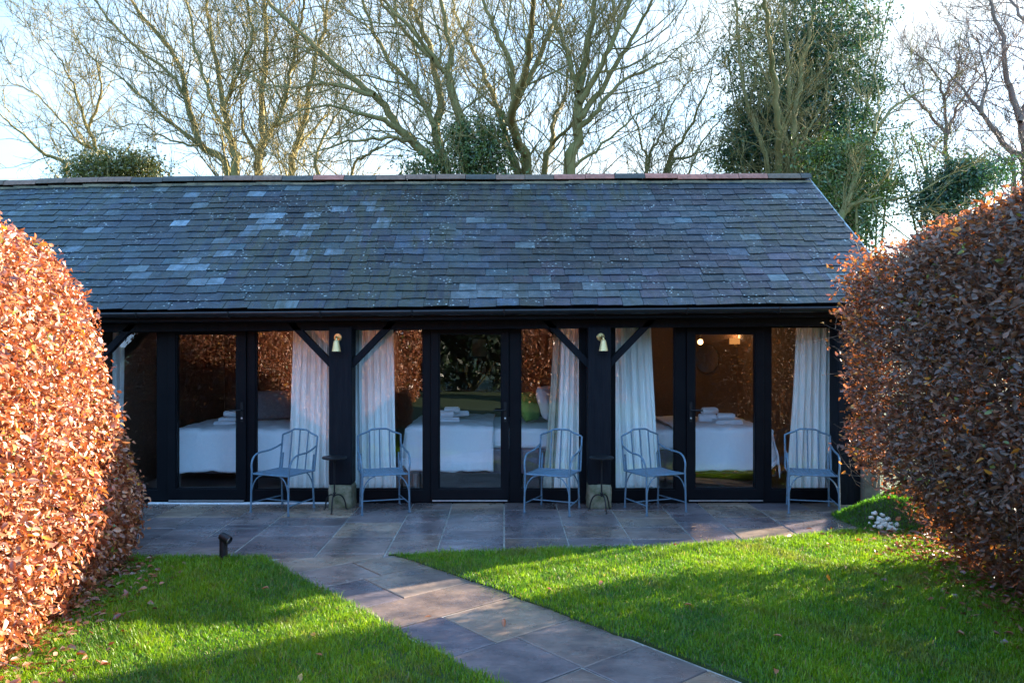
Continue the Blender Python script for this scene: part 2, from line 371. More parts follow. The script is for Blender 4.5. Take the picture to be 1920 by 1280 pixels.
def path_slabs():
    out = []; rr = random.Random(11); t = .1
    while t < 14:
        d = rr.choice([.38, .48, .6]); j = .006
        cut = rr.choice([.35, .5, .62])
        ss = [(-.02, cut), (cut, 1.03)] if rr.random() < .8 else [(-.02, 1.03)]
        for a, b in ss:
            tt = t
            q = [path_pt(tt + j, a + j), path_pt(tt + d - j, a + j), path_pt(tt + d - j, b - j), path_pt(tt + j, b - j)][::-1]
            q = [(p[0] + rr.uniform(-.004, .004), p[1] + rr.uniform(-.004, .004)) for p in q]
            qq = clip_poly(q if sum((q[i][0] - q[i - 1][0]) * (q[i][1] + q[i - 1][1]) for i in range(4)) < 0 else q[::-1], [(-9, -30), (30, -30), (30, 6.705), (-9, 6.705)])
            if qq: out.append(qq)
        t += d
    return out
slab_mesh('path', path_slabs())
g = MB()
for poly, z in ((PATIO, -.007), ([path_pt(-.6, -.03), path_pt(14, -.03), path_pt(14, 1.05), path_pt(-.2, 1.05)], -.009)):
    g.add([(p[0], p[1], z) for p in poly], [tuple(range(len(poly)))])
kind(g.build('mortar_bed', M['mortar']), 'structure')
for poly, nm in ((LAWN_L, 'lawn'), (LAWN_R, 'lawn')):
    g = MB(); g.prism(poly, -.04, .012, 'z'); kind(g.build(nm, M['turf']), 'structure')

# ------------------------------------------------------------------ leaves, grass and twigs in bulk
LEAF8 = (np.array([[0, 0, 0], [.32, -.42, .10], [.32, .42, .10], [.70, -.34, .08], [.70, .34, .08], [1, 0, 0], [.32, 0, 0], [.70, 0, 0]], np.float32),
         [np.array([[0, 1, 6], [0, 6, 2], [3, 5, 7], [7, 5, 4]]), np.array([[1, 3, 7, 6], [6, 7, 4, 2]])])
LEAF4 = (np.array([[0, 0, 0], [.45, -.36, .06], [1, 0, 0], [.45, .36, .06]], np.float32), [np.array([[0, 1, 2, 3]])])
def unit(a): return a / np.maximum(np.linalg.norm(a, axis=1, keepdims=True), 1e-6)
def leaves(pos, axis, nrm, size, col, tmpl, width=.62, curl=None):
    n = len(pos); T, FS = tmpl; k = len(T)
    axis = unit(axis); side = unit(np.cross(nrm, axis)); nrm = np.cross(axis, side)
    if curl is None: curl = RNG.normal(.15, .25, n)
    size = size[:, None]
    V = np.empty((n, k, 3), np.float32)
    fold = RNG.normal(1.0, .9, n)
    for i, (t, s, h) in enumerate(T):
        V[:, i] = pos + size * (axis * t + side * (s * width) + nrm * ((h * fold)[:, None] - curl[:, None] * t * t))
    off = (np.arange(n) * k)[:, None, None]
    F = [(f[None] + off).reshape(-1, f.shape[1]) for f in FS]
    return V.reshape(-1, 3), F, np.repeat(col, k, axis=0)
def tubes(polys, sides=4):
    """polys: list of (n x 3 points, n radii) -> V, F"""
    by = {}
    for p, r in polys: by.setdefault(len(p), []).append((p, r))
    Vs, Fs, base = [], [], 0
    for n, lst in by.items():
        A = np.array([p for p, _ in lst], np.float32); Rr = np.array([r for _, r in lst], np.float32); m = len(A)
        T = np.empty_like(A); T[:, 1:-1] = A[:, 2:] - A[:, :-2]; T[:, 0] = A[:, 1] - A[:, 0]; T[:, -1] = A[:, -1] - A[:, -2]
        T /= np.maximum(np.linalg.norm(T, axis=2, keepdims=True), 1e-6)
        ref = np.where(np.abs(T[:, :1, 2:3]) > .9, np.array([1., 0, 0]), np.array([0, 0, 1.]))
        a = np.cross(T, np.broadcast_to(ref, T.shape)); a /= np.maximum(np.linalg.norm(a, axis=2, keepdims=True), 1e-6); b = np.cross(T, a)
        q = 2 * np.pi * np.arange(sides) / sides
        V = A[:, :, None] + (a[:, :, None] * np.cos(q)[None, None, :, None] + b[:, :, None] * np.sin(q)[None, None, :, None]) * Rr[:, :, None, None]
        Vs.append(V.reshape(-1, 3))
        idx = base + (np.arange(m)[:, None, None] * n + np.arange(n - 1)[None, :, None]) * sides
        j = np.arange(sides)[None, None]; j2 = (j + 1) % sides
        Fs.append(np.stack([idx + j, idx + j2, idx + sides + j2, idx + sides + j], -1).reshape(-1, 4)); base += m * n * sides
    return np.concatenate(Vs), [np.concatenate(Fs)]

# ------------------------------------------------------------------ grass
def grass():
    pos, hs, dens = [], [], []
    for poly in (LAWN_L, LAWN_R):
        xs = [p[0] for p in poly]; ys = [p[1] for p in poly]
        for (y0, y1, x0, x1, d) in ((3.4, 8.7, -4.6, 5.6, 13000), (1.5, 3.4, -4, 5, 3500)):
            n = int((x1 - x0) * (y1 - y0) * d)
            x = RNG.uniform(x0, x1, n); y = RNG.uniform(y0, y1, n)
            jx = x + RNG.normal(0, .02, n); jy = y + RNG.normal(0, .02, n)
            k = inpoly(jx, jy, poly) & (np.abs(x) < y * .76 + .5)
            pos.append(np.stack([x[k], y[k]], 1))
    p = np.concatenate(pos); n = len(p)
    clump = wob(p[:, 0], p[:, 1], p[:, 0] * 0, 2.3); fine = wob(p[:, 0], p[:, 1], p[:, 1] * 0, 7.0, 1.0)
    h = np.clip(.032 + .014 * clump + .012 * fine + RNG.normal(0, .010, n), .010, .085)
    az = RNG.uniform(0, 2 * np.pi, n); lean = RNG.uniform(.15, 1.1, n)
    d = np.stack([np.cos(az), np.sin(az)], 1); sd_ = np.stack([-np.sin(az), np.cos(az)], 1)
    wd = RNG.uniform(.0016, .0030, n)
    V = np.empty((n, 5, 3), np.float32); z0 = .010
    V[:, 0, :2] = p - sd_ * wd[:, None]; V[:, 1, :2] = p + sd_ * wd[:, None]; V[:, :2, 2] = z0
    mid = p + d * (h * lean * .35)[:, None]
    V[:, 2, :2] = mid + sd_ * (wd * .8)[:, None]; V[:, 3, :2] = mid - sd_ * (wd * .8)[:, None]; V[:, 2:4, 2] = (z0 + h * .6)[:, None]
    V[:, 4, :2] = p + d * (h * lean)[:, None]; V[:, 4, 2] = z0 + h * (1.05 - .25 * lean)
    o = (np.arange(n) * 5)[:, None]
    F = [o + np.array([[0, 1, 2, 3]]), o + np.array([[3, 2, 4]])]
    mixv = np.clip(.5 + .35 * clump + RNG.normal(0, .25, n), 0, 1)[:, None]
    c = (1 - mixv) * np.array([.05, .17, .006]) + mixv * np.array([.22, .33, .008])
    patch = wob(p[:, 0], p[:, 1], p[:, 0] * 0, 1.1, 2.5) + .5 * wob(p[:, 0], p[:, 1], p[:, 0] * 0, 4.2, .3)
    bare = np.clip((patch - .25) / .5, 0, 1)[:, None]; c = c * (1 - .55 * bare) + np.array([.16, .15, .03]) * .55 * bare; h *= 1 - .4 * bare[:, 0]
    deep = np.clip((-patch - .2) / .5, 0, 1)[:, None]; c = c * (1 - .5 * deep) + np.array([.04, .12, .02]) * .5 * deep; h *= 1 + .35 * deep[:, 0]
    dry = RNG.random(n) < .05; c[dry] = (.28, .22, .09)
    c *= RNG.uniform(.75, 1.2, n)[:, None]
    kind(npmesh('grass', V.reshape(-1, 3), F, M['grass'], col=np.repeat(c, 5, axis=0)), 'stuff')
grass()

# ------------------------------------------------------------------ hedges
def hedge_sdf(org, ang, u0, u1, hw, top, rad, batter, lump=.06, under=.35, ubat=.0, uh=.45):
    """a clipped hedge along a line through org: u runs along it, w across"""
    ca, sa = math.cos(ang), math.sin(ang)
    def f(p):
        x, y, z = p[:, 0] - org[0], p[:, 1] - org[1], p[:, 2]
        u = x * ca + y * sa; w_ = -x * sa + y * ca
        shrink = batter * z + under * np.clip(uh - z, 0, 1) ** 1.0
        cu, hu = (u0 + u1) / 2, (u1 - u0) / 2
        qx = np.abs(u - cu) - (hu - ubat * z - under * np.clip(uh - z, 0, 1) - rad); qy = np.abs(w_) - (hw - shrink - rad); qz = np.abs(z - top / 2) - (top / 2 - rad)
        m_ = np.maximum
        d = np.sqrt(m_(qx, 0) ** 2 + m_(qy, 0) ** 2 + m_(np.where(z < top / 2, qz - rad, qz), 0) ** 2) + np.minimum(m_(m_(qx, qy), qz), 0) - rad
        return d - lump * wob(p[:, 0], p[:, 1], p[:, 2], 1.1) - lump * .7 * wob(p[:, 0], p[:, 1], p[:, 2], 3.3, .7) - lump * .5 * wob(p[:, 0], p[:, 1], p[:, 2], 8.0, 1.7)
    return f
def grad(f, p, e=.03):
    g_ = np.stack([f(p + np.array(v) * e) - f(p - np.array(v) * e) for v in ((1, 0, 0), (0, 1, 0), (0, 0, 1))], 1)
    return unit(g_)
def sample_shell(f, lo, hi, n, depth, thin=None):
    got = [np.zeros((0, 3))]; tot = 0
    while tot < n:
        p = RNG.uniform(lo, hi, (400000, 3)); d = f(p)
        k = (d < .13) & (d > -depth) & (RNG.random(len(p)) < np.exp(np.clip(d, -9, 0) / (depth * .6)) * np.exp(-np.clip(d - .01, 0, 9) / .025))
        if thin is not None: k &= RNG.random(len(p)) < thin(p)
        got.append(p[k]); tot += k.sum()
    return np.concatenate(got)[:n]
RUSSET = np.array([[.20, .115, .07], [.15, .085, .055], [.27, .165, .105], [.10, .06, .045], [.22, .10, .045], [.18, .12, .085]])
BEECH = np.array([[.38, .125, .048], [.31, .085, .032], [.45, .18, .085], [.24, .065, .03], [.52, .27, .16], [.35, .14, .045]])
def hedge(name, label, f, lo, hi, n, org, ang, core, size=(.028, .054), tone=1.0, tmpl=LEAF8, ntw=3000, depth=.22, thin=None, edge_twigs=None, golds=0.02, inner=14000, drift=(0, 0, -1.0), lm='beech', pal=BEECH):
    org3 = (org[0], org[1], 0)
    t = thing(name, label, 'hedge', org3)
    off = np.array(org3)
    p = sample_shell(f, lo, hi, n, depth, thin); nr = grad(f, p)
    down = np.array([0, 0, -1.0]); rnd = RNG.normal(0, 1, (n, 3))
    axis = unit(nr * .45 + np.array(drift) * .55 + rnd * .6); face = unit(nr * 1.0 + RNG.normal(0, .8, (n, 3)))
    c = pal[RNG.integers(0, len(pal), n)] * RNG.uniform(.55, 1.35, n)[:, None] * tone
    gd = RNG.random(n) < golds; c[gd] = np.array([.62, .30, .04])
    gr = RNG.random(n) < .012; c[gr] = (.16, .22, .03)
    V, F, C = leaves(p, axis, face, np.clip(RNG.lognormal(math.log((size[0] + size[1]) / 2), .28, n), size[0] * .6, size[1] * 1.35), c, tmpl, width=.62, curl=RNG.normal(.2, .42, n))
    npmesh('foliage', V - off, F, M[lm], t, C)
    # oversized inner leaves, added to stop sunlight leaking through the hedge
    lo_, hi_ = np.array(lo), np.array(hi); q = RNG.uniform(lo_, hi_, (260000, 3)); dd = f(q); q = q[(dd < -.16) & (dd > -.6)]
    if thin is not None: q = q[RNG.random(len(q)) < np.clip(thin(q) * 2.2 - 1.2, 0, 1)]
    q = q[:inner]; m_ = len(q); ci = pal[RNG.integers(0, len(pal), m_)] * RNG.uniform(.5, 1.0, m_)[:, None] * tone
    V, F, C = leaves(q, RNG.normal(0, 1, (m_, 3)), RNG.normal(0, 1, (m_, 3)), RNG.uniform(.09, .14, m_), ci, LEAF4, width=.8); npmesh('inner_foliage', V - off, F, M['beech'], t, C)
    # twigs: from inside to just past the leaf surface
    q = sample_shell(f, lo, hi, ntw, .16); nq = grad(f, q) if ntw else q; polys = []
    for i in range(ntw):
        d = nq[i] * .7 + RNG.normal(0, .45, 3) + np.array([0, 0, .25]); d /= np.linalg.norm(d); ln = RNG.uniform(.14, .38)
        b = q[i] - d * ln * .85; m_ = b + d * ln * .55 + RNG.normal(0, .018, 3); e = b + d * ln * 1.05 + RNG.normal(0, .02, 3)
        polys.append((np.array([b, m_, e]), np.array([.0032, .0022, .0009])))
    if edge_twigs: polys += edge_twigs
    if polys: V, F = tubes(polys, 3); npmesh('twigs', V - off, F, M['twig'], t)
    if edge_twigs:                                   # loose sprigs at the open end, backlit glow put into their orange colour
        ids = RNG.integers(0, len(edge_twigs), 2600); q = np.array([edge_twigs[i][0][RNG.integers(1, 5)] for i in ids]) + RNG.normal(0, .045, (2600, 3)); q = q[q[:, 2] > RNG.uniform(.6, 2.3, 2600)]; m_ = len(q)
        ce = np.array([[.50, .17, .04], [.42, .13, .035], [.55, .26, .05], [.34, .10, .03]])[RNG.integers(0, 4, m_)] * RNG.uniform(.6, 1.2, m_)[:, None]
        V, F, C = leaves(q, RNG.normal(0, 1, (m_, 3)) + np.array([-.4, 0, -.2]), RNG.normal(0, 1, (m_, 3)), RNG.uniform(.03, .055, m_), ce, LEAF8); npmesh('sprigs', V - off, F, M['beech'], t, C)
    # the dark woody heart of the hedge: thick crossing stems
    st = []
    u0, u1, hw, top = core
    ca, sa = math.cos(ang), math.sin(ang)
    for i in range(int((u1 - u0) * 10)):
        u = RNG.uniform(u0, u1); w_ = RNG.uniform(-hw, hw) * .5
        pts = []
        for k in range(5):
            z = top * k / 4; uu = u + RNG.normal(0, .10) * k * .5; ww = w_ * (1 + .25 * k) + RNG.normal(0, .05)
            uu = min(max(uu, u0), u1); ww = max(-hw, min(hw, ww))
            pts.append((org[0] + uu * ca - ww * sa, org[1] + uu * sa + ww * ca, z - .05))
        st.append((np.array(pts), np.linspace(.028, .008, 5)))
    V, F = tubes(st, 5); npmesh('stems', V - off, F, M['twig'], t)
    return t
LH_O, LH_A = (-4.03, 3.2), R(90 + 9.5)
fL = hedge_sdf(LH_O, LH_A, -4.0, 4.30, 1.50, 3.02, 1.0, .20, ubat=.20, lump=.045)
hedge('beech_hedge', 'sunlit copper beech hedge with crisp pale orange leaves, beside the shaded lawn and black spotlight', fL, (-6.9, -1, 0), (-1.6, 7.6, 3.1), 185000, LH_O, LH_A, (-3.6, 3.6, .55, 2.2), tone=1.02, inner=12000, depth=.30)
RH_O, RH_A = (4.13, 4.2), R(90 - 3.0)
fR = hedge_sdf(RH_O, RH_A, -4.5, 3.1, 1.08, 2.86, .34, -.0, under=.9, ubat=-.03, uh=.8, lump=.05)
fR0 = fR
def fR(p): return fR0(p + np.stack([p[:, 0] * 0, p[:, 0] * 0, .075 * np.clip(p[:, 1] - 4.3, 0, 9) * np.clip(p[:, 2] - 1.2, 0, 1)], 1))
etw = []
for i in range(330):
    z = RNG.uniform(.5, 2.6) if i < 140 else RNG.uniform(1.6, 2.6); b = np.array([RNG.uniform(3.22, 3.6), RNG.uniform(6.7, 7.2), z])
    d = np.array([-1.0, .25, RNG.uniform(-.35, .7)]) + RNG.normal(0, .3, 3); d /= np.linalg.norm(d); ln = RNG.uniform(.1, .32)
    pts = [b]; 
    for k in range(4):
        d = d + np.array([0, 0, .12]) + RNG.normal(0, .18, 3); d /= np.linalg.norm(d); pts.append(pts[-1] + d * ln / 4)
    etw.append((np.array(pts), np.linspace(.0042, .0012, 5)))
def thinR(p):                                       # the far end is twiggy and open, more so near the ground
    e = np.clip((p[:, 1] - 6.0) / 1.1, 0, 1); lo_ = np.clip((1.1 - p[:, 2]) / .6, 0, 1)
    hole = np.clip((wob(p[:, 0] * .6, p[:, 1], p[:, 2], 1.7, 4.0) - .12) / .2, 0, 1)      # thin places the low sun shines through
    return np.clip(1.0 - .55 * hole - .5 * e - .42 * e * lo_ - .3 * np.clip((.5 - p[:, 2]) / .5, 0, 1), .06, 1)
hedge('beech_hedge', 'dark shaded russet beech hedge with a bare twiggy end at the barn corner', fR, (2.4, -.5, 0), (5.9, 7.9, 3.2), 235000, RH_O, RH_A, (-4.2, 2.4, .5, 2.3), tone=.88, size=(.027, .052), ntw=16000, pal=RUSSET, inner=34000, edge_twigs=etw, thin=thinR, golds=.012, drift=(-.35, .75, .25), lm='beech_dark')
# hedges behind the camera, seen only as reflections in the glass
fB1 = hedge_sdf((-6.2, -6.4), 0.0, -3.5, 3.5, .7, 2.5, .35, .06)
hedge('beech_hedge', 'low clipped copper hedge mirrored in the window beside the left post', fB1, (-10, -7.5, 0), (-2.4, -5.4, 2.7), 16000, (-6.2, -6.4), 0.0, (-3.2, 3.2, .4, 2.0), size=(.07, .11), tmpl=LEAF4, ntw=0)
fB2 = hedge_sdf((2.6, -7.2), 0.0, -2.1, 2.1, .7, 2.4, .35, .06)
hedge('beech_hedge', 'short copper hedge mirrored faintly in the window beside the green cushion', fB2, (.2, -8.3, 0), (5.0, -6.2, 2.6), 10000, (2.6, -7.2), 0.0, (-1.8, 1.8, .4, 1.9), size=(.07, .11), tmpl=LEAF4, ntw=0)

def litter():
    n = 5200; side = RNG.random(n) < .5
    y = np.where(side, RNG.uniform(3.2, 6.6, n), RNG.uniform(3.2, 7.6, n)); u = np.abs(RNG.normal(0, .40, n))
    x = np.where(side, -3.2 + (6.6 - y) * .17 - .35 + u * .8, 3.85 - (7.3 - y) * .02 + .25 - u)
    p = np.stack([x, y, RNG.uniform(.02, .045, n)], 1)
    up = unit(np.array([0, 0, 1.0]) + RNG.normal(0, .35, (n, 3)))
    c = BEECH[RNG.integers(0, len(BEECH), n)] * RNG.uniform(.35, .9, n)[:, None]
    V, F, C = leaves(p, RNG.normal(0, 1, (n, 3)) * np.array([1, 1, .1]), up, RNG.uniform(.045, .07, n), c, LEAF8)
    kind(npmesh('leaf_litter', V, F, M['beech'], col=C), 'stuff')
litter()

# ------------------------------------------------------------------ the barn
barn = thing('converted_barn', 'long low black timber barn under an old slate roof with glazed bays', 'building')
YE, YR = 8.50, 11.32
def ze(x): return 2.292 + .0085 * (x - 3.66)
def zr(x): return float(np.interp(x, [-9, -7.4, -6, -3, 0, 4.5], [4.13, 4.165, 4.205, 4.235, 4.25, 4.265]))
XL, XR = -8.6, 4.46
def rp_(x, v): return Vector((x, YE + (YR - YE) * v, ze(x) + (zr(x) - ze(x)) * v - .03 * math.sin(math.pi * v) * (.6 + .4 * math.sin(x * .9))))
def slates():
    V, F, C = [], [], []; rr = random.Random(3); ncr = 20
    for r in range(ncr + 1):
        v0 = r / ncr - .004; v1 = min(v0 + 1.9 / ncr, 1.0)
        x = XL - rr.uniform(0, .2) + (.125 if r % 2 else 0)
        while x < XR:
            wd = rr.choice([.22, .235, .25, .26, .20]) * (1.0 if r > 1 else 1.15)
            xa, xb = max(x, XL), min(x + wd, XR)
            x += wd
            if xb - xa < .04: continue
            g_ = .0025; lift = .010 + rr.uniform(0, .006); th = .007; dv = rr.uniform(-.0035, .0035) - (.012 if rr.random() < .008 else 0); sk = rr.uniform(-.0028, .0028)
            nrm = Vector((0, -(zr(0) - ze(0)), YR - YE)).normalized()
            vs = []
            for (xx, vv, l) in ((xa + g_, v0 + dv - sk, lift), (xb - g_, v0 + dv + sk, lift + rr.uniform(-.002, .002)), (xb - g_, v1, -.004), (xa + g_, v1, -.004)):
                p = rp_(xx, max(vv, -.02)); vs.append(p + nrm * (l + th)); 
            lo_ = [p - nrm * th for p in vs]
            b = len(V); V += vs + lo_
            F += [(b, b + 1, b + 2, b + 3), (b, b + 4, b + 5, b + 1), (b + 1, b + 5, b + 6, b + 2), (b + 3, b + 7, b + 4, b)]
            # colour: worn blue grey, purple and green slates; pale slates cluster left of the middle
            xm = (xa + xb) / 2; base = rr.choice([(.045, .068, .098), (.036, .054, .080), (.042, .080, .098), (.050, .056, .086), (.032, .046, .066), (.044, .066, .078)])
            f = rr.uniform(.20, .66)
            patch = math.sin(xm * 1.7 + r * .35) + math.sin(xm * .63 - r * .5 + 1) + rr.uniform(-.8, .8)
            if xm < -2.2: f *= .66
            if patch > .9: f *= 1.5
            if patch < -.7: f *= .5
            dpale = math.hypot((xm + 4.0 - r * .13) / 1.6, (r - 11) / 7)
            if -6.3 < xm < -1.2 and rr.random() < .13 * math.exp(-dpale ** 2) * 2.0: base, f = (.16, .21, .25), rr.uniform(.4, .95)
            if rr.random() < .02: base, f = (.10, .13, .14), rr.uniform(.7, 1.1)
            if xm > .2 and r < 7 and rr.random() < .3: base = (.056, .048, .072)
            if r in (1, 2) and -.5 < xm < 1.2 and rr.random() < .45: base, f = (.10, .12, .13), rr.uniform(.5, .9)
            C += [tuple(c * f for c in base)] * 8
    me = bpy.data.meshes.new('roof'); me.from_pydata([tuple(v) for v in V], [], F)
    a = me.color_attributes.new('col', 'FLOAT_COLOR', 'POINT'); a.data.foreach_set('color', np.array([(*c, 1) for c in C], np.float32).ravel())
    me.materials.append(M['slate']); return link('roof', me, barn)
def slate_detail(m):
    """lichen spots, moss streaks running down the slope and fine grain"""
    t = m.node_tree; b = t.nodes['Principled BSDF']; k = t.links.new
    src = b.inputs['Base Color'].links[0].from_socket
    tc = N(t, 'ShaderNodeTexCoord')
    mp = N(t, 'ShaderNodeMapping'); mp.inputs['Scale'].default_value = (7, .9, .9); k(tc.outputs['Object'], mp.inputs['Vector'])
    n1 = N(t, 'ShaderNodeTexNoise'); n1.inputs['Scale'].default_value = 1.3; n1.inputs['Detail'].default_value = 8; n1.inputs['Roughness'].default_value = .7; k(mp.outputs['Vector'], n1.inputs['Vector'])
    r1 = N(t, 'ShaderNodeMapRange'); r1.inputs['From Min'].default_value = .40; r1.inputs['From Max'].default_value = .60; k(n1.outputs['Fac'], r1.inputs['Value'])
    nb = N(t, 'ShaderNodeTexNoise'); nb.inputs['Scale'].default_value = .55; nb.inputs['Detail'].default_value = 3; k(tc.outputs['Object'], nb.inputs['Vector'])
    rb = N(t, 'ShaderNodeMapRange'); rb.inputs['From Min'].default_value = .36; rb.inputs['From Max'].default_value = .58; k(nb.outputs['Fac'], rb.inputs['Value'])
    mu = N(t, 'ShaderNodeMath', operation='MULTIPLY'); k(r1.outputs['Result'], mu.inputs[0]); k(rb.outputs['Result'], mu.inputs[1])
    mu2 = N(t, 'ShaderNodeMath', operation='MULTIPLY'); k(mu.outputs[0], mu2.inputs[0]); mu2.inputs[1].default_value = .9
    x1 = N(t, 'ShaderNodeMixRGB'); x1.inputs['Color2'].default_value = (.030, .031, .015, 1); k(mu2.outputs[0], x1.inputs['Fac']); k(src, x1.inputs['Color1'])
    v = N(t, 'ShaderNodeTexVoronoi'); v.inputs['Scale'].default_value = 19; k(tc.outputs['Object'], v.inputs['Vector'])
    n2 = N(t, 'ShaderNodeTexNoise'); n2.inputs['Scale'].default_value = 3.0; n2.inputs['Detail'].default_value = 5; k(tc.outputs['Object'], n2.inputs['Vector'])
    r2 = N(t, 'ShaderNodeMapRange'); r2.inputs['From Min'].default_value = .26; r2.inputs['From Max'].default_value = .12; k(v.outputs['Distance'], r2.inputs['Value'])
    r3 = N(t, 'ShaderNodeMapRange'); r3.inputs['From Min'].default_value = .52; r3.inputs['From Max'].default_value = .62; k(n2.outputs['Fac'], r3.inputs['Value'])
    mu3 = N(t, 'ShaderNodeMath', operation='MULTIPLY'); k(r2.outputs['Result'], mu3.inputs[0]); k(r3.outputs['Result'], mu3.inputs[1])
    x2 = N(t, 'ShaderNodeMixRGB'); x2.inputs['Color2'].default_value = (.30, .33, .31, 1); k(mu3.outputs[0], x2.inputs['Fac']); k(x1.outputs['Color'], x2.inputs['Color1'])
    k(x2.outputs['Color'], b.inputs['Base Color'])
slate_detail(M['slate'])
roof = slates()
# boards under the slates, the back slope and the gable ends close the roof
g = MB()
def rb(x, v, d): p = rp_(x, v); return (p.x, p.y, p.z - d)
nx = 8
for i in range(nx):
    xa, xb = XL + (XR - .03 - XL) * i / nx, XL + (XR - .03 - XL) * (i + 1) / nx
    g.add([rb(xa, .005, .055), rb(xb, .005, .055), rb(xb, 1, .04), rb(xa, 1, .04)], [(0, 1, 2, 3)])
g.build('roof_boards', M['black_timber'], roof)
g = MB()
for i in range(nx):
    xa, xb = XL + (XR - XL) * i / nx, XL + (XR - XL) * (i + 1) / nx
    g.add([(xa, YR, zr(xa) - .01), (xb, YR, zr(xb) - .01), (xb, 2 * YR - YE, ze(xb)), (xa, 2 * YR - YE, ze(xa))], [(0, 1, 2, 3)])
g.build('back_slope', M['black_timber'], roof)
# ridge tiles
def ridge():
    V, F, C = [], [], []; rr = random.Random(21); x = XL
    red = [(-2.75, -2.25), (.95, 1.55), (2.2, 3.7)]
    while x < XR:
        wd = rr.uniform(.42, .48); xb = min(x + wd, XR); hgt = rr.uniform(-.006, .008)
        xm = (x + xb) / 2; isred = any(a < xm < b for a, b in red)
        c = rr.choice([(.42, .15, .10), (.48, .20, .13), (.34, .13, .09)]) if isred else rr.choice([(.08, .065, .05), (.14, .09, .06), (.065, .055, .045), (.19, .105, .07)])
        n = 7; b = len(V)
        for (xx, ex) in ((x + .004, 1.0), (xb - .004, 1.0)):
            for rad in (.138, .12):
                for k in range(n):
                    a_ = math.pi * (.10 + .80 * k / (n - 1))
                    V.append((xx, YR - math.cos(a_) * rad * 1.0, zr(xx) - .055 + hgt + math.sin(a_) * rad))
        for k in range(n - 1):
            F += [(b + k, b + k + 1, b + 2 * n + k + 1, b + 2 * n + k), (b + n + k, b + 3 * n + k, b + 3 * n + k + 1, b + n + k + 1)]
            F += [(b + k, b + n + k, b + n + k + 1, b + k + 1), (b + 2 * n + k, b + 2 * n + k + 1, b + 3 * n + k + 1, b + 3 * n + k)]
        F += [(b, b + 2 * n, b + 3 * n, b + n), (b + n - 1, b + 2 * n - 1, b + 4 * n - 1, b + 3 * n - 1)]
        C += [c] * (4 * n); x += wd
    me = bpy.data.meshes.new('ridge_tiles'); me.from_pydata(V, [], F)
    a = me.color_attributes.new('col', 'FLOAT_COLOR', 'POINT'); a.data.foreach_set('color', np.array([(*c, 1) for c in C], np.float32).ravel())
    me.materials.append(M['ridge']); link('ridge_tiles', me, roof)
    g = MB(); rr = random.Random(5); x = XL
    while x < XR - .1:
        xb = min(x + .5, XR - .02)
        g.box(x, xb, YR - .138, YR - .06, zr(x) - .085, zr(x) - .045 + rr.uniform(-.006, .006)); x = xb + .002
    g.build('ridge_mortar', pm('ridge_mortar', (.20, .165, .10), .95, c2=(.05, .05, .035), scale=5, bump=.6), roof)
ridge()
# verge: a pale mortar line up the gable edge
g = MB(); pts = [rp_(XR + .005, v) + Vector((0, 0, .004)) for v in (0, .25, .5, .75, 1)]
g.tube(pts, .014, 6); g.build('verge_mortar', pm('verge_mortar', (.34, .36, .38), .9, c2=(.15, .17, .14), scale=12), roof)
# eaves: gutter with brackets, fascia, soffit, wall plate
g = MB(); prof = []
for i in range(33):
    x = XL + (XR - XL) * i / 32
    for j in range(9):
        a_ = math.pi * j / 8; prof.append((x, YE - .045 - math.cos(a_) * -.058, ze(x) - .035 - math.sin(a_) * .058))
fs = [(i * 9 + j, (i + 1) * 9 + j, (i + 1) * 9 + j + 1, i * 9 + j + 1) for i in range(32) for j in range(8)]
g.add(prof, fs); gut = g.build('gutter', M['gutter'], barn, smooth=True); sm = gut.modifiers.new('solid', 'SOLIDIFY'); sm.thickness = .004
for i in range(13):
    x = -8 + i * 1.0
    g = MB(); g.tube([(x, YE - .045 + math.cos(a_) * .062, ze(x) - .035 - math.sin(a_) * .062) for a_ in [math.pi * k / 8 for k in range(9)]], .009, 6); g.build('bracket', M['gutter'], gut)
def slopebox(x0, x1, y0, y1, da, db, name, m, bev=.004):          # a board that follows the eaves line: da, db below it
    g = MB(); g.add([(x0, y0, ze(x0) - db), (x1, y0, ze(x1) - db), (x1, y1, ze(x1) - db), (x0, y1, ze(x0) - db), (x0, y0, ze(x0) - da), (x1, y0, ze(x1) - da), (x1, y1, ze(x1) - da), (x0, y1, ze(x0) - da)],
                    [(0, 3, 2, 1), (4, 5, 6, 7), (0, 1, 5, 4), (1, 2, 6, 5), (2, 3, 7, 6), (3, 0, 4, 7)]); return g.build(name, m, barn, bevel=bev)
slopebox(XL, XR, 8.53, 8.555, .045, .135, 'fascia', M['black_frame'])
slopebox(XL, 4.1, 8.557, 9.10, .125, .14, 'soffit', M['black_timber'])
slopebox(XL, 4.07, 8.80, 8.98, .142, .235, 'wall_plate', M['black_timber'])
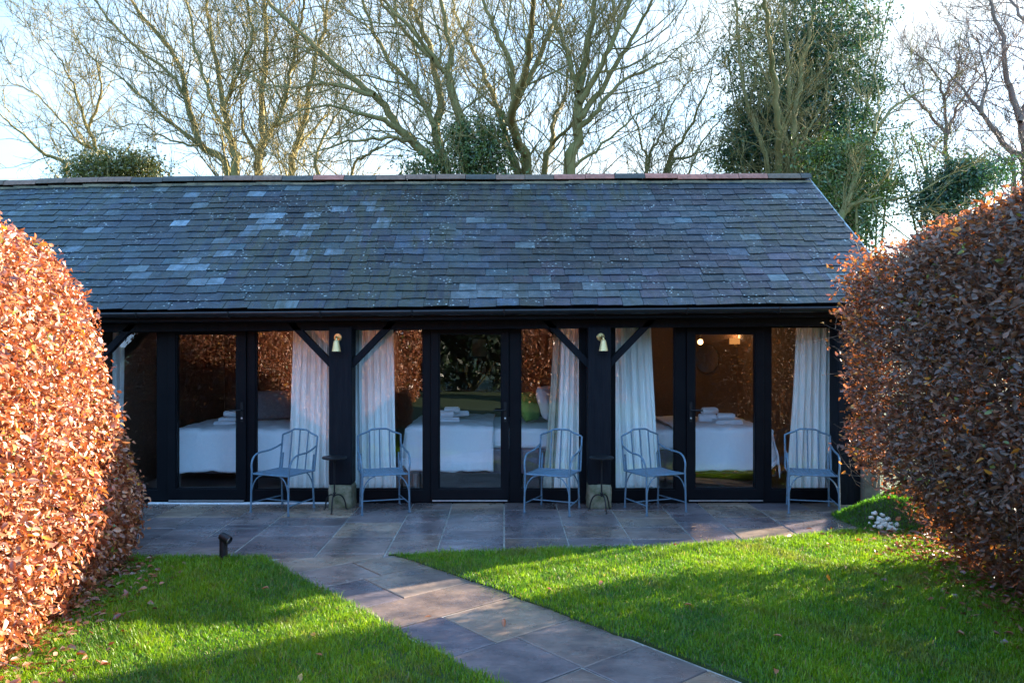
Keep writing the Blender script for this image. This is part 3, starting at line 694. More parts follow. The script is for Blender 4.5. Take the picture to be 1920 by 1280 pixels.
# posts on padstones, with knee braces
POSTS = [PX(153, 8.76), PX(638.5, 8.76), PX(1124, 8.76)]
YP0, YP1 = 8.74, 8.99
for i, x in enumerate(POSTS + [PX(1592, 8.76), POSTS[0] - 2.93]):
    g = MB(); g.box(x - .13, x + .13, YP0, YP1, .26 if i < 3 else .03, 2.05)
    po = g.build('post', M['black_timber'], barn, bevel=.012)
    g = MB(); rr = random.Random(i + 2)
    h_ = .262; xs = .125 if i else .12
    g.box(x - xs - .005, x + xs + .012, YP0 - .03, YP1 - .02, -.02, h_ if i < 3 else .035)
    st = g.build('padstone', M['stone'], po, bevel=.03, seg=3)
    bm = bmesh.new(); bm.from_mesh(st.data); bmesh.ops.subdivide_edges(bm, edges=bm.edges, cuts=5, use_grid_fill=True)
    for v in bm.verts:
        q = v.co; ed = sum((abs(q.x - x) > xs - .01, q.y < YP0 - .025, q.z > h_ - .005)); k = .012 * float(wob(q.x, q.y, q.z, 6.0, i)) + rr.uniform(-.003, .003)
        d = Vector((q.x - x, (q.y - YP0 - .1), (q.z - .12) * .6)).normalized(); v.co = q + d * (k - .010 * max(ed - 1, 0))
    bm.to_mesh(st.data); bm.free(); st.data.polygons.foreach_set('use_smooth', [True] * len(st.data.polygons)); st.modifiers.clear()
    for s in (-1, 1):
        if i == 3: continue
        if i == 4 and s == -1: continue
        xa, xb = x + s * .13, x + s * .60
        g = MB(); t = .037
        d = Vector((s * .50, 0, .52)).normalized(); n_ = Vector((-d.z, 0, d.x))
        a = Vector((x + s * .10, 0, 1.60)); b = a + d * .76
        q = [a + n_ * t, a - n_ * t, b - n_ * t, b + n_ * t]
        g.prism([(p.x, p.z) for p in q], 8.80, 8.88, 'y'); g.build('brace', M['black_timber'], barn, bevel=.006)
# glazed bays
YG = 9.06
def gx(px): return PX(px, YG)
ZB, ZT = .006, 2.12
def window(x0, x1, a0, a1, b0=.15, b1=2.056):
    g = MB(); g.ring(x0, x1, ZB, ZT, a0, a1, b0, b1, YG - .035, YG + .035)
    w_ = g.build('window', M['black_frame'], barn, bevel=.005)
    g = MB(); g.ring(a0 - .001, a1 + .001, b0 - .001, b1 + .001, a0 + .016, a1 - .016, b0 + .016, b1 - .016, YG - .022, YG + .02); g.build('bead', M['black_frame'], w_)
    g = MB(); g.add([(a0, YG, b0), (a1, YG, b0), (a1, YG, b1), (a0, YG, b1)], [(0, 1, 2, 3)]); g.build('pane', M['glass'], w_)
    return w_
def door(px0, px1, g0, g1, hinge_right):
    x0, x1, a0, a1 = gx(px0) + .004, gx(px1) - .004, gx(g0), gx(g1); b0, b1 = .165, 1.975
    g = MB(); g.ring(x0, x1, .045, 2.07, a0, a1, b0, b1, YG - .062, YG + .03)
    d = g.build('door', M['black_frame'], barn, bevel=.006)
    g = MB(); g.ring(a0 - .001, a1 + .001, b0 - .001, b1 + .001, a0 + .014, a1 - .014, b0 + .014, b1 - .014, YG - .05, YG + .02); g.build('bead', M['black_frame'], d)
    g = MB(); g.add([(a0, YG - .015, b0), (a1, YG - .015, b0), (a1, YG - .015, b1), (a0, YG - .015, b1)], [(0, 1, 2, 3)]); g.build('pane', M['glass'], d)
    hx = (x1 - .045) if not hinge_right else (x0 + .045); s = -1 if not hinge_right else 1; hz = 1.085
    g = MB(); g.box(hx - .016, hx + .016, YG - .071, YG - .062, hz - .14, hz + .09)
    g.tube([(hx, YG - .071, hz), (hx, YG - .115, hz), (hx + s * .02, YG - .12, hz), (hx + s * .125, YG - .12, hz)], .009, 8)
    g.build('handle', M['iron'], d, smooth=True)
    g = MB(); g.lathe([(.008, 0), (.011, .002), (.011, .006), (.006, .007)], (hx, YG - .0705, hz - .095), 12, (0, -1, 0)); g.build('lock', M['alu'], d, smooth=True)
    g = MB(); g.box(x0 + .02, x1 - .02, YG - .085, YG - .064, .028, .040); g.build('threshold', M['alu'], d)
    g = MB(); g.box((a0 + a1) / 2 - .19, (a0 + a1) / 2 + .19, YG - .05, YG - .037, 2.085, 2.10); g.build('vent', M['brass'], d)  # brass tone stands in for a warm reflection along the vent
    # the frame the door stands in
    g = MB(); g.ring(gx(px0) - .0, gx(px1) + .0, ZB, ZT, gx(px0) + .002, gx(px1) - .002, .043, 2.073, YG - .035, YG + .034); g.build('door_frame', M['black_frame'], d)
BAY = [(150, 300, 318, 465, 480, 632, 175, 333, 447), (644, 795, 808, 955, 975, 1118, 660, 823, 941), (1130, 1265, 1285, 1430, 1443, 1600, 1150, 1300, 1415)]
window(gx(150), gx(318), gx(172), gx(298)); door(318, 465, 333, 447, False); window(gx(465), gx(638), gx(480), gx(622))
window(gx(638.5), gx(808), gx(660), gx(795)); door(808, 955, 823, 941, False); window(gx(955), gx(1124), gx(975), gx(1088))
window(gx(1124.5), gx(1285), gx(1151), gx(1265)); door(1285, 1430, 1300, 1415, True); window(gx(1430), gx(1605), gx(1443), gx(1565))
window(gx(-150), gx(149.5), gx(-120), gx(120))
g = MB(); g.box(gx(-150), 4.03, YG - .05, YG + .06, -.02, .004); g.build('sill', M['black_frame'], barn)
g = MB(); g.box(gx(285), gx(628), YG - .1, YG - .052, -.012, .012); g.build('threshold', M['white_paint'], barn)
# walls, floor and ceilings
YB = 13.2
g = MB(); g.prism([(8.70, -.05), (YB, -.05), (YB, 2.18), (8.70, 2.18)], 4.045, 4.20); g.prism([(YB + .0, 2.182), (8.70, 2.182), (YR, 4.10)], 4.05, 4.195); g.build('gable_wall', M['black_timber'], barn)
g = MB(); g.box(4.03, 4.23, 8.68, YB - .01, -.05, .45); g.build('plinth', M['rubble'], barn, bevel=.02)
g = MB(); g.box(XL + .3, 4.04, YB - .12, YB, -.05, 2.2); g.build('back_wall', M['black_timber'], barn)
g = MB(); g.box(XL + .3, XL + .45, 8.95, YB - .125, -.05, 2.2); g.build('end_wall', M['black_timber'], barn)
g = MB(); g.add([(XL + .46, YB - .125, 0), (4.035, YB - .125, 0), (4.035, YB - .125, 2.4), (XL + .46, YB - .125, 2.4)], [(0, 1, 2, 3)]); g.build('room_wall', M['room_wall'], barn)
for x in POSTS + [4.0]:
    g = MB(); g.box(x - .06, x + (.06 if x < 3.9 else .04), YG + .06, YB - .13, .03, 2.24); g.build('partition', M['room_wall'], barn)
g = MB(); g.box(XL + .46, 3.93, YG + .065, YB - .128, .0, .028); g.build('room_floor', M['room_floor'], barn)
g = MB(); g.box(XL + .46, 4.03, YG + .04, YB - .128, 2.243, 2.26); g.build('room_ceiling', M['room_ceiling'], barn)
g = MB(); g.box(XL + .3, gx(-151), 8.95, 9.1, -.05, 2.15); g.build('front_wall', M['black_timber'], barn)

# ------------------------------------------------------------------ curtains
def curtain(label, t0, t1, b0, b1, mt, Y=9.34, nf=7, ph=0.0, zb=.06):
    """hanging cloth between pixel columns: t at the top, b at the bottom; Y is its distance"""
    nu, nv = 90, 24; V = []
    x0t, x1t, x0b, x1b = PX(t0, Y), PX(t1, Y), PX(b0, Y), PX(b1, Y); zt = 2.19
    for j in range(nv + 1):
        v = j / nv; e = v ** 1.3
        for i in range(nu + 1):
            u = i / nu; uu = u + .012 * math.sin(u * 17 + v * 3 + ph)
            x = (x0t + (x0b - x0t) * e) * (1 - uu) + (x1t + (x1b - x1t) * e) * uu
            amp = .030 * (.75 + .5 * v)
            y = Y + amp * math.sin(2 * math.pi * nf * uu + ph + .8 * math.sin(v * 2.2 + ph)) + .012 * math.sin(2 * math.pi * nf * 2.3 * uu + 2 * ph) + .008 * math.sin(v * 9 + u * 6)
            V.append((x, y, zt + (zb - zt) * v))
    V = np.array(V); idx = np.arange(nv)[:, None] * (nu + 1) + np.arange(nu)[None]
    F = np.stack([idx, idx + nu + 1, idx + nu + 2, idx + 1], -1).reshape(-1, 4)
    o = npmesh('curtain', V, [F], mt, smooth=True); sm = o.modifiers.new('solid', 'SOLIDIFY'); sm.thickness = .006
    return tag(o, label, 'curtain', 'curtains behind the glass')
curtain('narrow curtain edge showing past the sunlit hedge', 185, 232, 185, 226, M['curtain'], ph=.3, nf=4)
curtain('pale full curtain hanging just before the post, behind the chair nearest the sunlit hedge', 548, 634, 538, 632, M['curtain'], ph=1.1, nf=7)
curtain('pale curtain with orange reflections over it, just past the first post behind a chair', 644, 736, 644, 742, M['curtain'], ph=2.0, nf=7)
curtain('curtain flaring wide at its foot, beside the bed with the green cushion', 1052, 1104, 1040, 1104, M['curtain'], ph=.7, nf=5)
curtain('greyish curtain lining turned out beside the white pillow', 1040, 1062, 1018, 1056, M['lining'], Y=9.42, ph=.2, nf=2)
curtain('pale green curtain slanting outwards beside the second post', 1132, 1218, 1132, 1238, M['curtain'], ph=2.7, nf=6)
curtain('pale curtain at the barn end next to the twiggy hedge', 1492, 1580, 1478, 1580, M['curtain'], ph=1.7, nf=7)

# ------------------------------------------------------------------ beds
def drape(x0, x1, y0, y1, top, left, right, front, nm, m, seed=1, res=.03):
    """a throw over a bed top (x0..x1, y0..y1): how far it hangs at each edge"""
    X0, X1, Y0 = x0 - left, x1 + right, y0 - front
    nu, nv = int((X1 - X0) / res), int((y1 - Y0) / res); V = []
    for j in range(nv + 1):
        for i in range(nu + 1):
            px, py = X0 + (X1 - X0) * i / nu, Y0 + (y1 - Y0) * j / nv
            dx = (px - x1) if px > x1 else (px - x0) if px < x0 else 0.0; dy = min(py - y0, 0.0)
            dr = max(abs(dx), abs(dy)) if (dx == 0 or dy == 0) else math.hypot(dx, dy) * .86
            bx = min(max(px, x0), x1); by = max(py, y0)
            ed = min(bx - x0 if left else 9, x1 - bx if right else 9, by - y0)
            z = top - .02 * math.exp(-ed / .03) if dr == 0 else top - .02 - dr
            fl = .02 + .10 * dr
            n1 = math.sin(px * 9 + seed) * math.sin(py * 7 + seed * 2) * .009 + math.sin(px * 23 + py * 11 + seed) * .006 + math.sin(px * 41 - py * 29 + seed) * .003
            x = bx + (math.copysign(fl, dx) if dx else 0); y = by - (fl if dy else 0)
            if dr > 0:
                wv = (.018 * math.sin(px * 8 + seed) + .010 * math.sin(px * 19 + seed)) * min(dr / .4, 1)
                y -= wv if dy else 0; x += (.016 * math.sin(py * 9 + seed) * min(dr / .4, 1)) if dx else 0
            V.append((x, y, z + n1))
    idx = np.arange(nv)[:, None] * (nu + 1) + np.arange(nu)[None]
    F = np.stack([idx, idx + 1, idx + nu + 2, idx + nu + 1], -1).reshape(-1, 4)
    o = npmesh(nm, np.array(V), [F], m, smooth=True); sm = o.modifiers.new('solid', 'SOLIDIFY'); sm.thickness = .012; sm.offset = 1
    return o
def cushion(nm, label, cat, c, w_, h_, d_, rz, tilt, m, n=14):
    V = []; F = []
    for s in (-1, 1):
        for j in range(n + 1):
            for i in range(n + 1):
                a, b = i / n * 2 - 1, j / n * 2 - 1
                k = ((1 - a ** 4) * (1 - b ** 4)) ** .5; pin = 1 - .07 * (1 - abs(a * b)) * (a * a + b * b) / 2
                V.append((a * w_ / 2 * pin, s * k * d_ / 2 + .004 * math.sin(9 * a + 7 * b), b * h_ / 2 * pin))
    q = (n + 1) ** 2
    for s in (0, 1):
        for j in range(n):
            for i in range(n):
                f = (s * q + j * (n + 1) + i, s * q + j * (n + 1) + i + 1, s * q + (j + 1) * (n + 1) + i + 1, s * q + (j + 1) * (n + 1) + i); F.append(f if s == 0 else f[::-1])
    g = MB(); g.add(V, F); o = g.build(nm, m, smooth=True)
    bm = bmesh.new(); bm.from_mesh(o.data); bmesh.ops.remove_doubles(bm, verts=bm.verts, dist=.0008); bm.to_mesh(o.data); bm.free()
    o.location = c; o.rotation_euler = (tilt, 0, rz); return tag(o, label, cat)
def towel_roll(label, c, ln, r, rz, group):
    g = MB(); pts = []
    prof = [(.2 * r, -ln / 2 + .006), (.75 * r, -ln / 2), (.96 * r, -ln / 2 + .012), (r, -ln / 2 + .04), (r * 1.02, 0), (r, ln / 2 - .04), (.96 * r, ln / 2 - .012), (.75 * r, ln / 2), (.2 * r, ln / 2 - .006)]
    g.lathe(prof, (0, 0, 0), 20, (1, 0, 0))
    sp = [(ln / 2 + .001, math.cos(a) * r * (.25 + .6 * k / 30), math.sin(a) * r * (.25 + .6 * k / 30)) for k, a in enumerate([j * .35 for j in range(31)])]
    g.tube(sp, .006, 5); g.tube([(-ln / 2 + .01, r * .35, r * .95), (ln / 2 - .01, r * .35, r * .95)], .006, 5)
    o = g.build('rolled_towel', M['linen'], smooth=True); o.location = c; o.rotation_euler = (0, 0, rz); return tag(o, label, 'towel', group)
def towel_fold(label, c, w_, d_, h_, rz, group):
    g = MB(); k = 3
    for i in range(k): g.box(-w_ / 2 + .004 * i, w_ / 2 - .003 * i, -d_ / 2 + .003 * i, d_ / 2, h_ * i / k + .001 * i, h_ * (i + 1) / k)
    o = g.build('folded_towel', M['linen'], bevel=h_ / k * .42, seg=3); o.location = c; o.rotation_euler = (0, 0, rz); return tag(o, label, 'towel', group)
def bed(label, x0, x1, y0, y1, top, head_right, hb=None):
    t = thing('bed', label, 'bed', ((x0 + x1) / 2, (y0 + y1) / 2, .028)); o = Vector(t.location)
    def loc(g): g.v = [(v[0] - o.x, v[1] - o.y, v[2] - o.z) for v in g.v]; return g
    g = MB(); g.box(x0 + .01, x1 - .01, y0 + .012, y1 - .012, .22, top - .27); loc(g).build('bed_base', M['bed_base'], t, bevel=.02)
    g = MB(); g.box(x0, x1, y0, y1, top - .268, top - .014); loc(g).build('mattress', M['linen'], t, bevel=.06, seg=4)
    for sx in (x0 + .07, x1 - .07):
        for sy in (y0 + .07, y1 - .07):
            g = MB(); g.lathe([(.022, .028), (.03, .22)], (sx, sy, 0), 12); loc(g).build('leg', M['alu'], t, smooth=True)
    hx0, hx1 = (x1 + .005, x1 + .075) if head_right else (x0 - .075, x0 - .005)
    g = MB(); g.box(hx0, hx1, y0 - .03, y1 + .03, .03, 1.12); loc(g).build('headboard', M['bed_base'], t, bevel=.025)
    return t
# middle room
bed('white bed with the green cushion, in the middle room', PX(772, 10), PX(1078, 10), 9.72, 11.4, .80, True)
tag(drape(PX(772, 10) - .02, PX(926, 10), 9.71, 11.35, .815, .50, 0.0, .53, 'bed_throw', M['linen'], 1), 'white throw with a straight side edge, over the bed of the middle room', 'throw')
T = 'white towels laid out on the beds'; q = PX(842, 10.4)
towel_fold('folded white towel under the two rolls beside the straight throw edge', (q - .03, 10.35, .822), .34, .26, .06, .1, T)
towel_roll('rolled towel lying highest on the middle bed', (q + .04, 10.36, .965), .2, .043, .15, T)
towel_roll('rolled towel on the folded towel of the middle bed, nearest the glass', (q - .06, 10.28, .925), .26, .042, -.1, T)
towel_roll('thin rolled towel at the back of the middle bed towels', (q + .12, 10.44, .915), .28, .034, .05, T)
cushion('cushion', 'leaf green velvet cushion leaning on the middle bed', 'cushion', (PX(992, 10.35), 10.35, 1.02), .40, .40, .15, R(62), R(-14), M['green_cloth'])
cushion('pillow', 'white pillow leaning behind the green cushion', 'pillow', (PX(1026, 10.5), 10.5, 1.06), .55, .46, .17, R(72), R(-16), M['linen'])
# room by the sunlit hedge
bed('white bed seen through the glazed bay beside the sunlit hedge', PX(338, 10), PX(640, 10), 9.72, 11.3, .76, True)
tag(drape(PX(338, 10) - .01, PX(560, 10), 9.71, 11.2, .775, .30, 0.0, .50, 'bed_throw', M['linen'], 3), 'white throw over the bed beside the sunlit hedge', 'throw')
q = PX(432, 10.4)
towel_fold('folded white towel on the bed beside the sunlit hedge, below two others', (q, 10.3, .785), .30, .24, .05, -.05, T)
towel_fold('smaller folded towel in the middle of the pile beside the sunlit hedge', (q + .02, 10.31, .838), .25, .2, .04, .08, T)
towel_roll('rolled towel on top of the pile beside the sunlit hedge', (q + .04, 10.3, .922), .18, .036, .1, T)
cushion('pillow', 'dark grey pillow propped up behind the folded towel pile', 'pillow', (PX(510, 10.8), 10.8, 1.0), .55, .42, .16, R(30), R(-15), M['grey_cloth'])
# room by the barn end
bed('white bed under the lit ceiling lamp, near the barn end', PX(1150, 10), PX(1428, 10), 9.72, 11.3, .78, False)
tag(drape(PX(1255, 10), PX(1428, 10) + .02, 9.71, 11.2, .795, 0.0, .46, .50, 'bed_throw', M['linen'], 5), 'white throw with a hanging corner, over the bed near the barn end', 'throw')
q = PX(1345, 10.35)
towel_fold('folded towel on the throw under the lit ceiling lamp', (q + .08, 10.2, .804), .36, .24, .055, .04, T)
towel_roll('rolled towel on the folded towel under the lit ceiling lamp', (q + .08, 10.24, .897), .22, .036, 0, T)
towel_roll('thicker rolled towel leaning left of the pile under the lit ceiling lamp', (q - .14, 10.33, .862), .24, .052, -.15, T)
towel_roll('towel roll topmost of the pile under the lit ceiling lamp', (q - .10, 10.38, .955), .22, .045, .25, T)
# wall things, lamp
def picture(label, px, py, w_, h_, Y, m, nm='picture', cat='picture'):
    c = P(px, py, Y); t = thing(nm, label, cat, (c.x, Y, c.z))
    g = MB(); g.ring(-w_ / 2, w_ / 2, -h_ / 2, h_ / 2, -w_ / 2 + .035, w_ / 2 - .035, -h_ / 2 + .035, h_ / 2 - .035, -.02, .0); g.build('frame', M['wood'], t, bevel=.004)
    g = MB(); g.box(-w_ / 2 + .03, w_ / 2 - .03, -.012, -.004, -h_ / 2 + .03, h_ / 2 - .03); g.build('print', m, t)
picture('small framed picture on the back wall of the middle room', 898, 652, .30, .36, YB - .128, M['paper'])
t = thing('round_mirror', 'round wall mirror on the back wall below the lit ceiling lamp', 'mirror', (PX(1327, 13), YB - .13, 1.60))
t.scale = (.58, 1, .72)
g = MB(); g.lathe([(.36, 0), (.36, .02), (.33, .028), (.325, .01)], (0, 0, 0), 40, (0, -1, 0)); g.build('frame', M['wood'], t, smooth=True)
g = MB(); g.lathe([(.32, .011), (.32, .014)], (0, 0, 0), 40, (0, -1, 0)); g.build('mirror_glass', M['mirror'], t)
t = thing('wall_shelf', 'wall shelf with small bottles in the middle room', 'shelf', (PX(900, 13), YB - .13, 1.36))
g = MB(); g.box(-.5, .5, -.2, 0, -.02, .02); g.build('board', M['wood'], t, bevel=.004)
for k in range(6):
    x = -.38 + k * .15; h_ = random.uniform(.13, .24)
    g = MB(); r_ = random.uniform(.025, .04); g.lathe([(r_, 0), (r_, h_ * .6), (r_ * .4, h_ * .78), (r_ * .4, h_)], (0, 0, 0), 14)
    b = g.build('bottle', random.choice([M['paper'], M['green_cloth'], M['white_paint'], M['brass']]), None, smooth=True); b.location = (PX(900, 13) + x, YB - .23, 1.381)
    tag(b, 'small bottle standing on the wall shelf of the middle room', 'bottle', 'bottles on the wall shelf')
def pendant():
    c = P(1313, 641, 12.2); t = thing('pendant_lamp', 'lit round bulb lamp hanging from the ceiling near the barn end', 'lamp', (c.x, c.y, 2.243))
    g = MB(); g.lathe([(.05, -.03), (.055, 0)], (0, 0, 0), 20); g.build('ceiling_rose', M['brass'], t, smooth=True)
    g = MB(); g.tube([(0, 0, -.03), (0, 0, c.z - 2.243 + .05)], .006, 6); g.build('cord', M['iron'], t)
    m, tr, b = mat('lit_bulb'); b.inputs['Emission Color'].default_value = (1, .50, .20, 1); b.inputs['Emission Strength'].default_value = .55
    g = MB(); g.lathe([(.045 * math.sin(a), -.045 * math.cos(a)) for a in [math.pi * k / 12 for k in range(13)]], (0, 0, c.z - 2.243), 18); g.build('bulb', m, t, smooth=True)
    ld = bpy.data.lights.new('bulb_light', 'POINT'); ld.energy = 1.7; ld.color = (1, .55, .22); ld.shadow_soft_size = .05
    lo = bpy.data.objects.new('bulb_light', ld); COL.objects.link(lo); lo.parent = t; lo.location = (0, -.10, c.z - 2.243)
pendant()
def wall_light():
    c = P(1384, 640, YB - .2); t = thing('wall_light', 'warm lit box shaded wall light beside the round bulb lamp', 'lamp', (c.x, YB - .128, c.z))
    g = MB(); g.box(-.04, .04, -.015, 0, -.10, .02); g.build('backplate', M['brass'], t, bevel=.003)
    m, tr, b = mat('lit_shade'); b.inputs['Base Color'].default_value = (.6, .4, .2, 1); b.inputs['Emission Color'].default_value = (1, .42, .12, 1); b.inputs['Emission Strength'].default_value = .09
    g = MB(); g.ring(-.13, .13, -.045, .055, -.125, .125, -.04, .05, -.16, -.016); g.box(-.124, .124, -.158, -.155, -.039, .049); g.build('lamp_shade', m, t)
    ld = bpy.data.lights.new('shade_light', 'POINT'); ld.energy = .8; ld.color = (1, .5, .2); ld.shadow_soft_size = .03
    lo = bpy.data.objects.new('shade_light', ld); COL.objects.link(lo); lo.parent = t; lo.location = (0, -.09, .08)
wall_light()

# ------------------------------------------------------------------ garden chairs
def make_chair():
    t = thing('garden_chair', 'blue grey metal garden chair', 'chair'); m = M['chair']; r = .0105
    HW, YB_, YF = .245, .215, -.225
    g = MB(); n = 10
    for i in range(n):                                              # slatted seat pan, slightly dished
        x0 = -HW + .012 + (2 * HW - .024) * i / n; x1 = x0 + (2 * HW - .024) / n - .006
        g.box(x0, x1, YF, YB_ - .02, .418, .424)
    g.tube([(-HW, YF, .42), (HW, YF, .42), (HW, YB_, .42), (-HW, YB_, .42), (-HW, YF, .42)], .009, 8); g.build('seat', m, t)
    top = arc([(-HW, YB_ + .055, .80), (-HW + .035, YB_ + .058, .815), (-.145, YB_ + .06, .838), (-.10, YB_ + .061, .862), (-.06, YB_ + .062, .87), (.06, YB_ + .062, .87), (.10, YB_ + .061, .862), (.145, YB_ + .06, .838), (HW - .035, YB_ + .058, .815), (HW, YB_ + .055, .80)], 4)
    g = MB(); g.tube([(-HW, YB_, .42)] + [(-HW, YB_ + .03, .62)] + [tuple(p) for p in top] + [(HW, YB_ + .03, .62), (HW, YB_, .42)], r, 8); g.build('back_frame', m, t, smooth=True)
    for x in (-.115, 0, .115):
        g = MB(); g.tube([(x, YB_, .42), (x, YB_ + .03, .62), (x, YB_ + .06, .865 if x == 0 else .853)], .008, 8); g.build('back_bar', m, t, smooth=True)
    for s in (-1, 1):
        g = MB(); g.tube([(s * (HW - .028), YB_ + .028, .60), (s * (HW - .028), YB_, .40), (s * (HW - .02), YB_ + .02, .012)], r, 8); g.lathe([(.016, 0), (.016, .014)], (s * (HW - .02), YB_ + .02, 0), 10); g.build('leg', m, t, smooth=True)
        a = arc([(s * HW, YB_ + .042, .70), (s * (HW + .008), YB_ - .05, .668), (s * (HW + .018), YB_ - .16, .645), (s * (HW + .022), YF + .12, .635), (s * (HW + .022), YF + .04, .60), (s * (HW + .018), YF, .53), (s * (HW + .008), YF - .008, .44)], 6)
        g = MB(); g.tube(a, r, 8); g.build('arm', m, t, smooth=True)
        g = MB(); g.tube([(s * (HW + .008), YF - .008, .44), (s * (HW + .012), YF - .02, .012)], r, 8); g.lathe([(.016, 0), (.016, .014)], (s * (HW + .012), YF - .02, 0), 10); g.build('leg', m, t, smooth=True)
        g = MB(); g.tube([(s * (HW + .01), YF - .015, .105), (s * (HW - .018), YB_ + .012, .105)], .007, 8); g.build('stretcher', m, t, smooth=True)
        g = MB(); b = arc([(s * (HW + .01), YF - .015, .22), (s * (HW - .02), YF - .008, .32), (s * (HW - .07), YF, .385), (s * (HW - .13), YF + .005, .412)], 5); g.tube(b, .007, 8); g.build('bracket', m, t, smooth=True); g = MB()
        b = arc([(s * (HW - .018), YB_ + .012, .22), (s * (HW - .045), YB_, .32), (s * (HW - .09), YB_ - .005, .385), (s * (HW - .15), YB_ - .01, .412)], 5); g.tube(b, .007, 8); g.build('bracket', m, t, smooth=True)
    g = MB(); g.tube([(-HW - .004, -.01, .105), (HW + .004, -.01, .105)], .007, 8); g.build('stretcher', m, t, smooth=True)
    return t
ch = make_chair()
CH = [(533, -24, 'blue grey metal garden chair nearest the sunlit hedge, before a pale curtain'),
      (717, 17, 'blue grey metal garden chair just past the first post, turned towards the middle door'),
      (1038, -22, 'blue grey metal garden chair before the flared curtain, between the middle door and second post'),
      (1226, 24, 'blue grey metal garden chair just past the second post, turned towards the barn end'),
      (1520, -14, 'blue grey metal garden chair standing by the twiggy dark hedge')]
for i, (px, a, lb) in enumerate(CH):
    o = ch if i == 0 else copy_tree(ch)
    o.location = (PX(px, 8.62), 8.62 + (.0, .03, -.02, .02, .0)[i], .004); o.rotation_euler = (0, 0, R(a)); tag(o, lb, 'chair', 'metal garden chairs on the patio')
# ------------------------------------------------------------------ pedestal tables
def make_table():
    t = thing('pedestal_table', 'small round black iron table', 'table'); m = M['iron']
    g = MB(); g.lathe([(.05, .578), (.128, .582), (.136, .588), (.136, .598), (.128, .604), (.02, .604)], (0, 0, 0), 32); g.build('tabletop', m, t, smooth=True)
    g = MB(); g.tube([(0, 0, .16), (0, 0, .58)], .009, 10); g.lathe([(.012, 0), (.02, .01), (.012, .02)], (0, 0, .19), 12); g.lathe([(.012, 0), (.045, .025)], (0, 0, .555), 12); g.build('pole', m, t, smooth=True)
    for k in range(3):
        a = R(90 + 120 * k + 180); c, s = math.cos(a), math.sin(a)
        g = MB(); g.tube([(c * q, s * q, z) for q, z in [(p.x, p.z) for p in arc([(0, 0, .175), (.05, 0, .18), (.095, 0, .15), (.125, 0, .08), (.135, 0, .02), (.155, 0, .008)], 5)]], .008, 8); g.build('leg', m, t, smooth=True)
    return t
tb = make_table(); t2 = copy_tree(tb)
tb.location = (PX(627, 8.55), 8.55, .004); tag(tb, 'small black iron pedestal table before the post between the first two chairs', 'table', 'iron side tables')
t2.location = (PX(1128, 8.55), 8.55, .004); t2.rotation_euler = (0, 0, .25); tag(t2, 'small black iron pedestal table before the square mossy padstone of the second post', 'table', 'iron side tables')
# ------------------------------------------------------------------ brass wall lamps
def make_lamp():
    t = thing('wall_lamp', 'brass wall lamp', 'lamp')
    g = MB(); g.lathe([(.046, 0), (.046, .012), (.042, .016), (.01, .018)], (0, 0, 0), 28, (0, -1, 0)); g.build('backplate', M['brass'], t, smooth=True)
    g = MB(); g.tube(arc([(0, -.016, 0), (0, -.06, .004), (.012, -.085, -.01), (.014, -.09, -.04)], 5), .011, 10); g.build('arm', M['brass'], t, smooth=True)
    g = MB(); g.lathe([(.018, .0), (.026, -.006), (.030, -.02), (.050, -.125), (.047, -.124), (.026, -.02)], (.012, -.09, -.03), 28); g.build('lamp_shade', M['cream'], t, smooth=True)
    return t
l1 = make_lamp(); l2 = copy_tree(l1)
l1.location = (PX(634, 8.74), 8.738, 1.925); l1.rotation_euler = (0, 0, R(-8)); tag(l1, 'cream and brass cone lamp on the post between the first two chairs', 'wall lamp', 'wall lamps on the posts')
l2.location = (PX(1126, 8.74), 8.738, 1.93); l2.rotation_euler = (0, 0, R(6)); tag(l2, 'cream and brass cone lamp on the second post, nearer the barn end', 'wall lamp', 'wall lamps on the posts')
# ------------------------------------------------------------------ garden spotlight
gx0, gy0 = G(419, 1050)
t = thing('garden_spotlight', 'small black post spotlight at the lawn edge with its head tilted', 'garden light', (gx0, gy0, 0))
g = MB(); g.lathe([(.034, -.05), (.034, .215), (.030, .222)], (0, 0, 0), 20); g.build('post', M['iron'], t, smooth=True)
g = MB(); g.lathe([(.02, -.06), (.034, -.05), (.037, .035), (.034, .045), (.03, .03)], (.028, -.025, .195), 20, (.85, -.35, -.35)); g.build('lamp_head', M['iron'], t, smooth=True)
g = MB(); g.lathe([(.029, .026), (.027, .031)], (.028, -.025, .195), 20, (.85, -.35, -.35)); g.build('lens', M['mirror'], t, smooth=True)
